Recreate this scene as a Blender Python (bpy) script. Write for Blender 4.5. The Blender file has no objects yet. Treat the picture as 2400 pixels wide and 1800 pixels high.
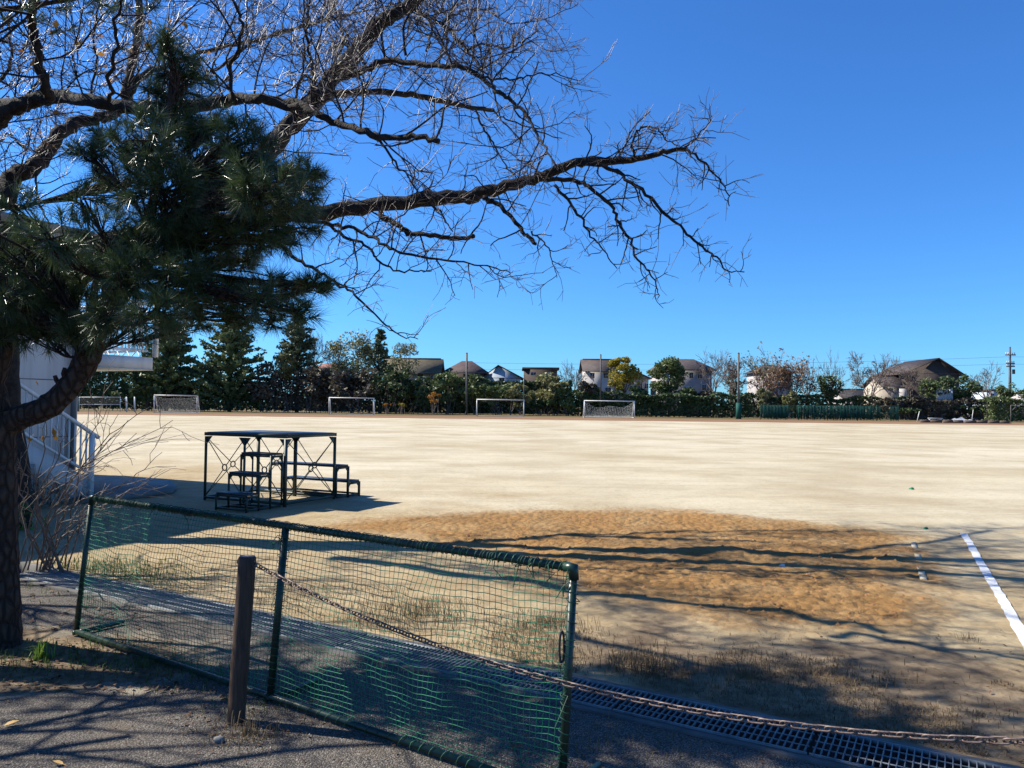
import bpy, math, random
import numpy as np
from mathutils import Vector

SC = bpy.context.scene
COL = SC.collection
rng = np.random.default_rng(7)
random.seed(7)

# ---------------------------------------------------------------- camera
EYE = np.array((0.0, 0.0, 1.65))
FPX = 1800.0                       # focal length in pixels of the 2400 px wide photograph
PITCH, ROLL = math.radians(1.59), math.radians(0.7)
_f = np.array((0, math.cos(PITCH), math.sin(PITCH)))
_r0 = np.array((1.0, 0, 0)); _u0 = np.array((0, -math.sin(PITCH), math.cos(PITCH)))
_r = _r0*math.cos(ROLL) + _u0*math.sin(ROLL)
_u = _u0*math.cos(ROLL) - _r0*math.sin(ROLL)
cam_d = bpy.data.cameras.new('camera'); cam = bpy.data.objects.new('camera', cam_d); COL.objects.link(cam)
cam_d.sensor_width = 36; cam_d.sensor_fit = 'HORIZONTAL'; cam_d.lens = 36*FPX/2400
cam_d.clip_start = 0.05; cam_d.clip_end = 6000
from mathutils import Matrix
cam.matrix_world = Matrix(((_r[0], _u[0], -_f[0], EYE[0]), (_r[1], _u[1], -_f[1], EYE[1]), (_r[2], _u[2], -_f[2], EYE[2]), (0, 0, 0, 1)))
SC.camera = cam

# ---------------------------------------------------------------- sky and sun
SUN_EL = math.radians(42); SUN_AZ = math.atan2(-0.96, 0.28)      # azimuth from +Y towards +X
world = bpy.data.worlds.new("World"); SC.world = world; world.use_nodes = True
wn = world.node_tree.nodes; wl = world.node_tree.links
for n in list(wn): wn.remove(n)
sky = wn.new('ShaderNodeTexSky'); sky.sky_type = 'NISHITA'; sky.sun_disc = False
sky.sun_elevation = SUN_EL; sky.sun_rotation = SUN_AZ
sky.altitude = 0; sky.air_density = 1.0; sky.dust_density = 0.2; sky.ozone_density = 3.0
hs = wn.new('ShaderNodeMix'); hs.data_type = 'RGBA'; hs.blend_type = 'MULTIPLY'; hs.inputs[0].default_value = 1.0; hs.inputs[7].default_value = (0.36, 0.80, 1.36, 1)   # the deep blue of a dry winter sky
bg = wn.new('ShaderNodeBackground'); bg.inputs['Strength'].default_value = 0.07
wo = wn.new('ShaderNodeOutputWorld')
wl.new(sky.outputs[0], hs.inputs[6]); wl.new(hs.outputs[2], bg.inputs['Color']); wl.new(bg.outputs[0], wo.inputs['Surface'])
sd = bpy.data.lights.new('sun', 'SUN'); sd.energy = 5.0; sd.angle = math.radians(0.53); sd.color = (1.0, 0.94, 0.83)
sun = bpy.data.objects.new('sun', sd); COL.objects.link(sun)
SUN = Vector((math.sin(SUN_AZ)*math.cos(SUN_EL), math.cos(SUN_AZ)*math.cos(SUN_EL), math.sin(SUN_EL)))
sun.rotation_euler = SUN.to_track_quat('Z', 'Y').to_euler(); sun.location = (-20, 5, 30)
vs = SC.view_settings; vs.view_transform = 'Standard'; vs.look = 'None'; vs.exposure = 1.0; vs.gamma = 1.0; vs.use_curve_mapping = False

# ---------------------------------------------------------------- helpers
def ray(px, py):
    return _f*FPX + _r*(px-1200.0) - _u*(py-900.0)
def at(px, py, Y):
    """real point at depth Y metres seen at that place of the photograph"""
    d = ray(px, py); return EYE + d*(Y/d[1])
def gp(px, py, z=0.0):
    """real point on the ground seen at that place of the photograph"""
    d = ray(px, py); return EYE + d*((z-EYE[2])/d[2])
def nrm(v):
    v = np.asarray(v, float); return v/(np.linalg.norm(v)+1e-12)

def tube_np(pts, rad, sides=6, closed=False):
    pts = np.asarray(pts, float); n = len(pts)
    rad = np.broadcast_to(np.asarray(rad, float), (n,))
    if closed: t = np.roll(pts, -1, 0) - np.roll(pts, 1, 0)
    else: t = np.gradient(pts, axis=0)
    t /= (np.linalg.norm(t, axis=1, keepdims=True)+1e-12)
    k = np.argmin(np.abs(t).mean(0)); ref = np.zeros(3); ref[k] = 1
    a = np.cross(t, ref); a /= (np.linalg.norm(a, axis=1, keepdims=True)+1e-9)
    b = np.cross(t, a)
    ang = np.arange(sides)*2*math.pi/sides
    V = pts[:, None, :] + rad[:, None, None]*(a[:, None, :]*np.cos(ang)[None, :, None] + b[:, None, :]*np.sin(ang)[None, :, None])
    i = np.arange(n if closed else n-1)[:, None]*sides; j = np.arange(sides)[None, :]; j2 = (j+1) % sides
    i2 = ((np.arange(n if closed else n-1)+1) % n)[:, None]*sides
    F = np.stack([i+j, i+j2, i2+j2, i2+j], -1).reshape(-1, 4)
    return V.reshape(-1, 3), F

class MB:
    def __init__(s): s.V = []; s.F = []; s.n = 0
    def add(s, V, F):
        V = np.asarray(V, float); F = np.asarray(F, int)
        if len(V) == 0: return
        s.V.append(V); s.F.append(F+s.n); s.n += len(V)
    def tube(s, pts, rad, sides=6, caps=False, closed=False):
        V, F = tube_np(pts, rad, sides, closed); base = s.n; s.add(V, F)
        if caps and not closed:
            s.F.append(np.array([[base+k for k in range(sides)][::-1]]))
            s.F.append(np.array([[base+len(V)-sides+k for k in range(sides)]]))
    def box(s, c, size, ax=None):
        c = np.asarray(c, float); h = np.asarray(size, float)/2
        ax = np.eye(3) if ax is None else np.asarray(ax, float)
        V = [c + ax[0]*h[0]*sx + ax[1]*h[1]*sy + ax[2]*h[2]*sz for sz in (-1, 1) for sy in (-1, 1) for sx in (-1, 1)]
        s.add(V, [[0, 2, 3, 1], [4, 5, 7, 6], [0, 1, 5, 4], [2, 6, 7, 3], [0, 4, 6, 2], [1, 3, 7, 5]])
    def beam(s, p, q, w, h, up=(0, 0, 1)):
        p = np.asarray(p, float); q = np.asarray(q, float); d = q-p; L = np.linalg.norm(d); d /= L
        side = np.cross(d, up)
        if np.linalg.norm(side) < 1e-5: side = np.cross(d, (0, 1, 0))
        side = nrm(side); u2 = np.cross(side, d)
        s.box((p+q)/2, (L, w, h), (d, side, u2))
    def prism(s, poly, ext):
        """closed polygon (n,3) extruded by the vector ext"""
        P = np.asarray(poly, float); n = len(P); b = s.n
        s.add(np.vstack([P, P+np.asarray(ext, float)]), [[k, (k+1) % n, n+(k+1) % n, n+k] for k in range(n)])
        s.F.append(np.array([[b+k for k in range(n)][::-1]])); s.F.append(np.array([[b+n+k for k in range(n)]]))
    def build(s, name, mat, parent=None, smooth=False, origin=None):
        o = np.zeros(3)
        if parent is not None: o = np.array(parent.matrix_world.translation) if parent.parent else np.array(parent.location)
        if origin is not None: o = np.asarray(origin, float)
        V = np.vstack(s.V) - o
        me = bpy.data.meshes.new(name)
        me.vertices.add(len(V)); me.vertices.foreach_set('co', V.astype(np.float32).ravel())
        li = np.concatenate([f.ravel() for f in s.F]); ks = np.concatenate([np.full(len(f), f.shape[1]) for f in s.F])
        me.loops.add(len(li)); me.loops.foreach_set('vertex_index', li.astype(np.int32))
        me.polygons.add(len(ks)); st = np.concatenate([[0], np.cumsum(ks)[:-1]])
        me.polygons.foreach_set('loop_start', st.astype(np.int32))
        if smooth: me.polygons.foreach_set('use_smooth', np.ones(len(ks), bool))
        me.update(calc_edges=True); me.validate()
        if mat: me.materials.append(mat)
        ob = bpy.data.objects.new(name, me); COL.objects.link(ob)
        if parent is not None: ob.parent = parent
        elif origin is not None: ob.location = o
        return ob

def child_of(mb, name, mat, part, root, smooth=False):
    """a sub-part: child of a part whose own origin sits on the root's origin"""
    ob = mb.build(name, mat, None, smooth, origin=np.array(root.location)); ob.location = (0, 0, 0); ob.parent = part
    return ob
def tag(o, label=None, cat=None, group=None, kind=None):
    if label: o['label'] = label
    if cat: o['category'] = cat
    if group: o['group'] = group
    if kind: o['kind'] = kind
    return o
def thing(name, label, cat, loc, group=None):
    o = bpy.data.objects.new(name, None); COL.objects.link(o); o.location = tuple(float(v) for v in loc)
    o.empty_display_size = 0.2
    return tag(o, label, cat, group)
def clone(o, parent=None, loc=None):
    c = o.copy(); COL.objects.link(c)
    if parent is not None: c.parent = parent
    if loc is not None: c.location = loc
    for ch in o.children: clone(ch, c)
    return c

# ---------------------------------------------------------------- materials
class NT:
    def __init__(s, name):
        s.m = bpy.data.materials.new(name); s.m.use_nodes = True
        s.n = s.m.node_tree.nodes; s.l = s.m.node_tree.links
        s.b = s.n['Principled BSDF']; s.out = s.n['Material Output']
        s.tc = s.n.new('ShaderNodeTexCoord'); s.co = s.tc.outputs['Object']
    def set(s, inp, v):
        if isinstance(v, bpy.types.NodeSocket): s.l.new(v, inp)
        elif isinstance(v, (tuple, list)) and len(v) == 3 and inp.type == 'RGBA': inp.default_value = (*v, 1)
        else: inp.default_value = v
    def noise(s, scale, detail=3, rough=0.55, co=None, dist=0.0, fac=True):
        n = s.n.new('ShaderNodeTexNoise'); n.inputs['Scale'].default_value = scale; n.inputs['Detail'].default_value = detail
        n.inputs['Roughness'].default_value = rough; n.inputs['Distortion'].default_value = dist
        s.l.new(co or s.co, n.inputs['Vector']); return n.outputs[0]
    def voro(s, scale, co=None, feature='F1', out=0):
        n = s.n.new('ShaderNodeTexVoronoi'); n.inputs['Scale'].default_value = scale; n.feature = feature
        s.l.new(co or s.co, n.inputs['Vector']); return n.outputs[out]
    def wave(s, scale, dist=2.0, co=None, direction='X'):
        n = s.n.new('ShaderNodeTexWave'); n.inputs['Scale'].default_value = scale; n.inputs['Distortion'].default_value = dist
        n.bands_direction = direction
        s.l.new(co or s.co, n.inputs['Vector']); return n.outputs['Fac']
    def mapping(s, scale=(1, 1, 1), rot=(0, 0, 0), co=None):
        n = s.n.new('ShaderNodeMapping'); n.inputs['Scale'].default_value = scale; n.inputs['Rotation'].default_value = rot
        s.l.new(co or s.co, n.inputs['Vector']); return n.outputs[0]
    def ramp(s, fac, a, b):
        n = s.n.new('ShaderNodeMapRange'); n.inputs['From Min'].default_value = a; n.inputs['From Max'].default_value = b
        s.l.new(fac, n.inputs['Value']); return n.outputs[0]
    def mix(s, fac, a, b, blend='MIX'):
        n = s.n.new('ShaderNodeMix'); n.data_type = 'RGBA'; n.blend_type = blend
        s.set(n.inputs[0], fac); s.set(n.inputs[6], a); s.set(n.inputs[7], b); return n.outputs[2]
    def math(s, op, a, b=0.0):
        n = s.n.new('ShaderNodeMath'); n.operation = op; s.set(n.inputs[0], a); s.set(n.inputs[1], b); return n.outputs[0]
    def attr(s, name):
        n = s.n.new('ShaderNodeAttribute'); n.attribute_name = name; return n.outputs['Fac']
    def rnd(s): return s.n.new('ShaderNodeObjectInfo').outputs['Random']
    def island(s): return s.n.new('ShaderNodeNewGeometry').outputs['Random Per Island']
    def bump(s, h, strength=0.3, dist=0.02):
        n = s.n.new('ShaderNodeBump'); n.inputs['Strength'].default_value = strength; n.inputs['Distance'].default_value = dist
        s.l.new(h, n.inputs['Height']); s.l.new(n.outputs[0], s.b.inputs['Normal'])
    def done(s, col, rough=0.6, metal=0.0, spec=0.5, transl=0.0):
        s.set(s.b.inputs['Base Color'], col); s.set(s.b.inputs['Roughness'], rough)
        s.b.inputs['Metallic'].default_value = metal; s.b.inputs['Specular IOR Level'].default_value = spec
        if transl:
            t = s.n.new('ShaderNodeBsdfTranslucent'); s.set(t.inputs['Color'], col)
            mx = s.n.new('ShaderNodeMixShader'); mx.inputs[0].default_value = transl
            s.l.new(s.b.outputs[0], mx.inputs[1]); s.l.new(t.outputs[0], mx.inputs[2]); s.l.new(mx.outputs[0], s.out.inputs['Surface'])
        return s.m
def simple(name, c1, c2=None, scale=6.0, rough=0.6, bump=0.0, bscale=40, bdist=0.01, metal=0.0, spec=0.5, transl=0.0, lo=0.35, hi=0.65, detail=4):
    t = NT(name); c2 = c2 or tuple(v*0.7 for v in c1)
    col = t.mix(t.ramp(t.noise(scale, detail), lo, hi), c1, c2)
    if bump: t.bump(t.noise(bscale, 4), bump, bdist)
    return t.done(col, rough, metal, spec, transl)
def leafmat(name, c1, c2, scale=0.5, transl=0.25, rough=0.55, spec=0.3):
    """foliage: leaf-to-leaf and clump-to-clump differences of leaf colour"""
    t = NT(name)
    f = t.math('ADD', t.math('MULTIPLY', t.island(), 0.55), t.math('MULTIPLY', t.ramp(t.noise(scale, 2), 0.3, 0.7), 0.45))
    return t.done(t.mix(f, c1, c2), rough, 0.0, spec, transl)

M = {}
M['bark'] = simple('cherry_bark', (0.042, 0.034, 0.029), (0.018, 0.015, 0.013), 14, 0.9, 0.9, 45, 0.03, spec=0.2)
M['twig'] = simple('cherry_twig', (0.165, 0.13, 0.112), (0.08, 0.062, 0.055), 9, 0.5, spec=0.45)
M['pine_bark'] = NT('pine_bark')
_t = M['pine_bark']; _c = _t.mapping((9, 9, 4)); _v = _t.voro(2.2, _c, 'DISTANCE_TO_EDGE')
_t.bump(_t.math('ADD', _t.ramp(_v, 0, 0.25), _t.math('MULTIPLY', _t.noise(60), 0.4)), 1.0, 0.03)
M['pine_bark'] = _t.done(_t.mix(_t.ramp(_v, 0.02, 0.2), (0.045, 0.028, 0.022), _t.mix(_t.noise(7), (0.10, 0.06, 0.042), (0.055, 0.04, 0.033))), 0.9, spec=0.2)
M['needle'] = leafmat('pine_needle', (0.10, 0.14, 0.04), (0.022, 0.045, 0.025), 3.0, 0.2, 0.35, 0.6)
M['green_paint'] = simple('green_painted_pipe', (0.005, 0.032, 0.020), (0.004, 0.018, 0.014), 20, 0.38, 0.15, 90, 0.003)
M['net'] = simple('green_net_string', (0.012, 0.25, 0.115), (0.008, 0.15, 0.07), 12, 0.5, transl=0.3)
M['lash'] = simple('green_lashing_cord', (0.006, 0.10, 0.045), (0.003, 0.03, 0.02), 7, 0.6)
M['net_far'] = simple('green_net_curtain', (0.01, 0.11, 0.085), (0.008, 0.07, 0.06), 0.7, 0.8, transl=0.35)
M['galv'] = simple('galvanised_steel', (0.19, 0.21, 0.225), (0.10, 0.115, 0.125), 12, 0.65, 0.2, 60, 0.003, metal=0.35)
M['concrete'] = simple('grey_concrete', (0.22, 0.22, 0.21), (0.15, 0.145, 0.14), 3, 0.85, 0.35, 70, 0.006, spec=0.3)
M['wood'] = NT('weathered_post_wood')
_t = M['wood']; _g = _t.noise(5, 5, 0.6, _t.mapping((16, 16, 1.2)))
_t.bump(_g, 0.6, 0.006)
M['wood'] = _t.done(_t.mix(_t.ramp(_g, 0.3, 0.7), (0.030, 0.018, 0.012), (0.085, 0.050, 0.034)), 0.7, spec=0.3)
M['cap'] = simple('grey_post_top', (0.22, 0.19, 0.20), (0.13, 0.11, 0.11), 30, 0.8, 0.3, 80, 0.004)
M['rust'] = simple('rusty_chain_steel', (0.085, 0.05, 0.04), (0.17, 0.135, 0.12), 60, 0.55, 0.3, 200, 0.002, metal=0.55)
M['podium'] = simple('dark_green_painted_steel', (0.017, 0.045, 0.032), (0.022, 0.03, 0.024), 8, 0.5, 0.15, 60, 0.003)
M['podium_top'] = simple('dark_grey_steel_plate', (0.035, 0.05, 0.06), (0.025, 0.03, 0.035), 6, 0.45, 0.2, 90, 0.002)
M['white'] = simple('white_paint', (0.66, 0.66, 0.64), (0.52, 0.51, 0.48), 4, 0.45)
M['white_net'] = simple('white_goal_net', (0.7, 0.7, 0.68), (0.5, 0.5, 0.48), 3, 0.8)
M['chalk'] = NT('chalk_line')
_t = M['chalk']; M['chalk'] = _t.done(_t.mix(_t.ramp(_t.noise(9, 5, 0.75), 0.56, 0.7), (0.62, 0.62, 0.61), (0.36, 0.30, 0.21)), 0.95, spec=0.1)
M['wall'] = NT('grey_rendered_wall')
_t = M['wall']; _s = _t.ramp(_t.noise(1.0, 5, 0.65, _t.mapping((5, 5, 0.35))), 0.45, 0.75); _t.bump(_t.noise(55, 4), 0.25, 0.005)
M['wall'] = _t.done(_t.mix(_t.math('MULTIPLY', _s, 0.6), _t.mix(_t.noise(0.8, 3), (0.66, 0.64, 0.62), (0.56, 0.545, 0.53)), (0.38, 0.37, 0.35)), 0.85, spec=0.2)
M['rail_paint'] = simple('pale_painted_rail', (0.80, 0.80, 0.79), (0.70, 0.70, 0.69), 8, 0.4)
M['dark_soil'] = simple('dark_soil', (0.05, 0.04, 0.03), (0.1, 0.08, 0.06), 12, 0.95, 0.8, 50, 0.03)
M['glass'] = simple('window_glass', (0.02, 0.025, 0.03), (0.03, 0.035, 0.04), 2, 0.08, spec=0.8)
M['pole'] = simple('grey_pole', (0.11, 0.10, 0.095), (0.07, 0.065, 0.06), 2, 0.7)
M['wire'] = simple('black_wire', (0.03, 0.03, 0.035), None, 2, 0.6)
M['dry'] = leafmat('dry_grass', (0.24, 0.165, 0.085), (0.09, 0.062, 0.035), 3, 0.25, 0.8)
M['grass'] = leafmat('green_grass', (0.10, 0.15, 0.03), (0.05, 0.08, 0.02), 3, 0.3, 0.7)
M['litter'] = leafmat('leaf_litter', (0.17, 0.085, 0.045), (0.07, 0.045, 0.03), 4, 0.15, 0.8)
M['leaf_orange'] = leafmat('autumn_leaf', (0.40, 0.14, 0.03), (0.28, 0.17, 0.03), 3, 0.4)
M['leaf_yellow'] = simple('yellow_fallen_leaf', (0.62, 0.40, 0.13), (0.5, 0.28, 0.08), 20, 0.7)
# ---------------------------------------------------------------- ground
def vnoise(x, y, seed=0):
    """smooth value noise, 0..1"""
    xi = np.floor(x).astype(np.int64); yi = np.floor(y).astype(np.int64); xf = x-xi; yf = y-yi
    xf = xf*xf*(3-2*xf); yf = yf*yf*(3-2*yf)
    def h(a, b):
        v = (a*374761393 + b*668265263 + seed*1442695041) & 0xffffffff
        v = ((v ^ (v >> 13))*1274126177) & 0xffffffff
        return ((v ^ (v >> 16)) & 0xffff)/65535.0
    return (h(xi, yi)*(1-xf)+h(xi+1, yi)*xf)*(1-yf) + (h(xi, yi+1)*(1-xf)+h(xi+1, yi+1)*xf)*yf
def fbm(x, y, seed=0, o=4):
    s = 0; a = 0.5
    for k in range(o): s = s + a*vnoise(x*2**k, y*2**k, seed+k*17); a *= 0.5
    return s/(1-0.5**o)
def sstep(a, b, x):
    t = np.clip((x-a)/(b-a), 0, 1); return t*t*(3-2*t)

# the drain runs beside the path, in the direction DU
D0 = gp(285, 1389)[:2]; D1 = gp(1498, 1654)[:2]
DU = nrm(D1-D0); DN = np.array((-DU[1], DU[0]))
if DN[1] < 0: DN = -DN
def sdist(x, y): return (x-D0[0])*DN[0] + (y-D0[1])*DN[1]
PIT = np.array([gp(*p)[:2] for p in [(720, 1236), (900, 1216), (1150, 1203), (1400, 1196), (1640, 1200), (1850, 1222), (2030, 1244), (2128, 1262), (2150, 1310), (2172, 1360), (2190, 1420),
        (2170, 1470), (2060, 1472), (1900, 1462), (1640, 1440), (1450, 1415), (1350, 1385), (1250, 1330), (1120, 1290), (960, 1262)]])
def poly_sd(x, y, P):
    """signed distance to a polygon, positive inside"""
    d = np.full(x.shape, 1e9); ins = np.zeros(x.shape, bool)
    for k in range(len(P)):
        a = P[k]; b = P[(k+1) % len(P)]; e = b-a
        t = np.clip(((x-a[0])*e[0]+(y-a[1])*e[1])/(e@e), 0, 1)
        d = np.minimum(d, np.hypot(x-a[0]-t*e[0], y-a[1]-t*e[1]))
        c = (a[1] > y) != (b[1] > y)
        ins ^= c & (x < (b[0]-a[0])*(y-a[1])/(b[1]-a[1]+1e-12)+a[0])
    return np.where(ins, d, -d)
PINE_XY = (-3.55, 5.25)
def masks(x, y):
    s = sdist(x, y)
    n1 = fbm(x*1.7, y*1.7, 3); n2 = fbm(x*6, y*6, 9, 3)
    pit = poly_sd(x, y, PIT) + (n1-0.5)*0.9 + (n2-0.5)*0.35
    blob = np.hypot((x-PINE_XY[0]-0.35)/1.35, (y-PINE_XY[1]+0.35)/0.72) + (n1-0.5)*0.9 + (n2-0.5)*0.3
    dirt = np.maximum(1-sstep(0.8, 1.1, blob), np.where(s > 0, 0, 0))
    path = (1-sstep(-0.06, 0.06, s))*(1-dirt)
    tan = (1-sstep(1.5, 12.5, s+(n1-0.5)*4+(fbm(x*0.4, y*0.4, 77)-0.5)*5))*sstep(0, .1, s)
    verge = sstep(0.15, 0.2, s)*(1-sstep(0.7, 2.6, s + (n1-0.5)*2.6 + (n2-0.5)*0.8))
    verge = verge*(0.25+0.75*sstep(-0.5, 0.6, x-0.1*y+(n1-.5)*1.5)); verge = np.maximum(verge, dirt)
    # brown soil round the foot of the fence and the wooden post
    far = y - 0.035*x + (fbm(x*0.06, y*0.3, 21)-0.5)*5
    track = sstep(88, 91, far)*(1-sstep(106, 112, far))
    grass = sstep(104, 112, far)
    return pit, path, verge, track, grass, dirt, tan
def gheight(x, y, pit=None):
    if pit is None: pit = masks(x, y)[0]
    s = sdist(x, y)
    near = 1-sstep(25, 60, np.hypot(x, y))
    away = sstep(0.25, 0.6, np.abs(s))
    z = (fbm(x*2.2, y*2.2, 5)-0.5)*0.018*near*away*sstep(-0.1, 0.5, s)
    inn = sstep(-0.25, 0.5, pit)
    lump = (fbm(x*2.6, y*3.4, 31)-0.5)*0.03 + (fbm(x*8, y*11, 37, 3)-0.5)*0.045
    m = gp(1640, 1292); heap = 0.045*np.exp(-(((x-m[0])/0.75)**2+((y-m[1])/0.35)**2))*(0.6+0.8*fbm(x*5, y*5, 41))
    edge = 0.015*np.exp(-((pit-0.1)/0.22)**2)*(fbm(x*7, y*7, 43)+0.2)
    return z + inn*(lump+heap) + edge*near

# polar sheet about the viewer, dense close by and in front, out to the horizon
th = np.concatenate([np.linspace(-180, -42, 40)[:-1], np.linspace(-42, 42, 560), np.linspace(42, 180, 40)[1:-1]])*math.pi/180
rr = [0.7]
while rr[-1] < 4000: rr.append(rr[-1]*(1.0062 if rr[-1] < 15 else 1.03 if rr[-1] < 150 else 1.25))
rr = np.array(rr); TH, RR = np.meshgrid(th, rr)
GX = RR*np.sin(TH); GY = RR*np.cos(TH)
pit, path, verge, track, grass, dirt, tan = masks(GX, GY)
GZ = gheight(GX, GY, pit)
nr, nt = GX.shape
V = np.stack([GX, GY, GZ], -1).reshape(-1, 3)
V = np.vstack([V, [[0, 0, 0]]])
i = np.arange(nr-1)[:, None]*nt; j = np.arange(nt)[None, :]; j2 = (j+1) % nt
F = np.stack([i+j, i+nt+j, i+nt+j2, i+j2], -1).reshape(-1, 4)
F = F[:, ::-1]
ctr = V[F].mean(1)
att = {k: np.append(v.ravel(), v.ravel()[0]) for k, v in dict(pit=sstep(-1.1, 1.0, pit), path=path, verge=verge, track=track, grass=grass, tan=tan).items()}
rad = np.hypot(ctr[:, 0], ctr[:, 1]); sF = sdist(ctr[:, 0], ctr[:, 1])
along = (ctr[:, 0]-D0[0])*DU[0] + (ctr[:, 1]-D0[1])*DU[1]
indrain = (np.abs(sF) < 0.185) & (along > -5.2) & (along < 12.3) & (rad < 30)
zone = np.zeros(len(F), int)                                   # 0 playing field, 1 sand pit, 2 path, 3 verge, 4 track, 5 grass
fa = {k: att[k][F].mean(1) for k in att}
zone[fa['verge'] > 0.5] = 3; zone[fa['pit'] > 0.5] = 1; zone[fa['path'] > 0.5] = 2; zone[fa['track'] > 0.5] = 4; zone[fa['grass'] > 0.5] = 5
zone[indrain] = -1

g = NT('ground_soil')
co = g.co
blot = g.noise(0.055, 4, 0.6); mid = g.noise(0.6, 4, 0.6); fine = g.noise(9, 5, 0.7); grain = g.noise(120, 3, 0.7)
strk = g.noise(1.0, 5, 0.6, g.mapping((0.10, 1.3, 1), (0, 0, 0.06)))
drag = g.wave(1.9, 3.0, g.mapping((0.03, 1, 1), (0, 0, 0.12)), 'Y')
sand = g.mix(g.ramp(blot, 0.38, 0.66), (0.50, 0.445, 0.325), (0.40, 0.34, 0.225))
sand = g.mix(g.math('MULTIPLY', g.ramp(strk, 0.45, 0.7), 0.42), sand, (0.302, 0.252, 0.166))
sand = g.mix(g.math('MULTIPLY', g.ramp(mid, 0.5, 0.75), 0.45), sand, (0.50, 0.45, 0.335))
sand = g.mix(g.math('MULTIPLY', g.ramp(g.noise(0.22, 5, 0.65), 0.46, 0.66), 0.7), sand, (0.315, 0.255, 0.155))
sand = g.mix(g.math('MULTIPLY', g.ramp(g.noise(24, 3, 0.75), 0.55, 0.72), 0.4), sand, (0.20, 0.155, 0.095))
sand = g.mix(g.math('MULTIPLY', g.ramp(g.noise(3.2, 5, 0.7), 0.52, 0.7), 0.35), sand, (0.27, 0.215, 0.135))
dm = g.math('MULTIPLY', g.ramp(drag, 0.80, 1.0), g.ramp(g.noise(0.35, 3), 0.42, 0.6))
sand = g.mix(g.math('MULTIPLY', dm, 0.8), sand, (0.194, 0.148, 0.090))
sand = g.mix(g.math('MULTIPLY', g.ramp(fine, 0.52, 0.75), 0.35), sand, (0.202, 0.158, 0.101))
tanc = g.mix(g.ramp(g.noise(1.9, 5, 0.65), 0.36, 0.64), (0.355, 0.275, 0.155), (0.255, 0.180, 0.088))
tanc = g.mix(g.math('MULTIPLY', g.ramp(fine, 0.5, 0.72), 0.5), tanc, (0.173, 0.122, 0.072))
pitc = g.mix(g.ramp(mid, 0.35, 0.65), (0.285, 0.155, 0.052), (0.200, 0.112, 0.040))
pitc = g.mix(g.math('MULTIPLY', g.ramp(g.noise(1.3, 5, 0.65), 0.45, 0.70), 0.85), pitc, (0.300, 0.200, 0.092))
pitc = g.mix(g.math('MULTIPLY', g.ramp(fine, 0.45, 0.7), 0.5), pitc, (0.137, 0.072, 0.027))
vrg = g.mix(g.ramp(g.noise(2.6, 5, 0.65), 0.35, 0.62), (0.259, 0.194, 0.119), (0.119, 0.085, 0.052))
vrg = g.mix(g.ramp(fine, 0.48, 0.7), vrg, (0.072, 0.053, 0.035))
asp = g.mix(g.ramp(g.noise(1.1, 4), 0.35, 0.65), (0.125, 0.112, 0.096), (0.088, 0.079, 0.070))
ch = g.voro(110)
asp = g.mix(g.ramp(ch, 0.15, 0.55), g.mix(g.noise(70, 2), (0.30, 0.265, 0.225), (0.14, 0.125, 0.108)), g.mix(0.5, asp, (0.025, 0.023, 0.022)))
asp = g.mix(g.math('MULTIPLY', g.ramp(g.noise(2.2, 5, 0.7), 0.55, 0.72), 0.6), asp, (0.144, 0.115, 0.083))
trk = g.mix(g.ramp(g.noise(0.9, 4, 0.6, g.mapping((0.15, 1, 1))), 0.35, 0.65), (0.173, 0.083, 0.040), (0.230, 0.144, 0.083))
grs = g.mix(g.ramp(g.noise(1.2, 4, 0.6, g.mapping((0.3, 1, 1))), 0.35, 0.65), (0.101, 0.086, 0.032), (0.144, 0.101, 0.050))
edge = g.math('MULTIPLY', g.math('SUBTRACT', g.noise(14, 4, 0.7), 0.5), 0.5)
def soft(a): return g.ramp(g.math('ADD', g.attr(a), edge), 0.3, 0.7)
c = g.mix(g.math('MULTIPLY', soft('tan'), 0.85), sand, tanc); c = g.mix(soft('verge'), c, vrg); c = g.mix(soft('pit'), c, pitc)
c = g.mix(g.attr('path'), c, asp); c = g.mix(soft('track'), c, trk); c = g.mix(soft('grass'), c, grs)
clod = g.math('MULTIPLY', g.math('ADD', g.noise(6, 4, 0.7), g.math('MULTIPLY', g.voro(11), -0.8)), g.math('ADD', g.math('MULTIPLY', g.attr('pit'), 2.2), 0.25))
g.bump(g.math('ADD', g.math('ADD', clod, g.math('MULTIPLY', fine, 0.6)), g.math('ADD', g.math('MULTIPLY', grain, 0.25), g.math('MULTIPLY', g.math('MULTIPLY', ch, g.attr('path')), 0.5))), 0.55, 0.03)
GROUND = g.done(c, 0.95, spec=0.15)

def zone_mesh(k, name):
    sel = F[zone == k]; used, inv = np.unique(sel, return_inverse=True)
    mb = MB(); mb.add(V[used], inv.reshape(-1, 4)); ob = mb.build(name, GROUND, smooth=True)
    for a, v in att.items():
        at_ = ob.data.attributes.new(a, 'FLOAT', 'POINT'); at_.data.foreach_set('value', v[used].astype(np.float32))
    return tag(ob, kind='structure')
for k, nm in enumerate(['playing_field', 'sand_pit', 'asphalt_path', 'soil_verge', 'running_track', 'grass_strip']): zone_mesh(k, nm)
mb = MB(); n0 = 24                                             # the ground under the viewer's feet
mb.add(np.vstack([V[:nt], [[0, 0, 0]]]), [[nt, (q+1) % nt, q] for q in range(nt)])
ob = mb.build('asphalt_path', GROUND, smooth=True)
for a, v in att.items():
    at_ = ob.data.attributes.new(a, 'FLOAT', 'POINT'); at_.data.foreach_set('value', np.full(nt+1, 1.0 if a == 'path' else 0.0, np.float32))
tag(ob, kind='structure')

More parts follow.
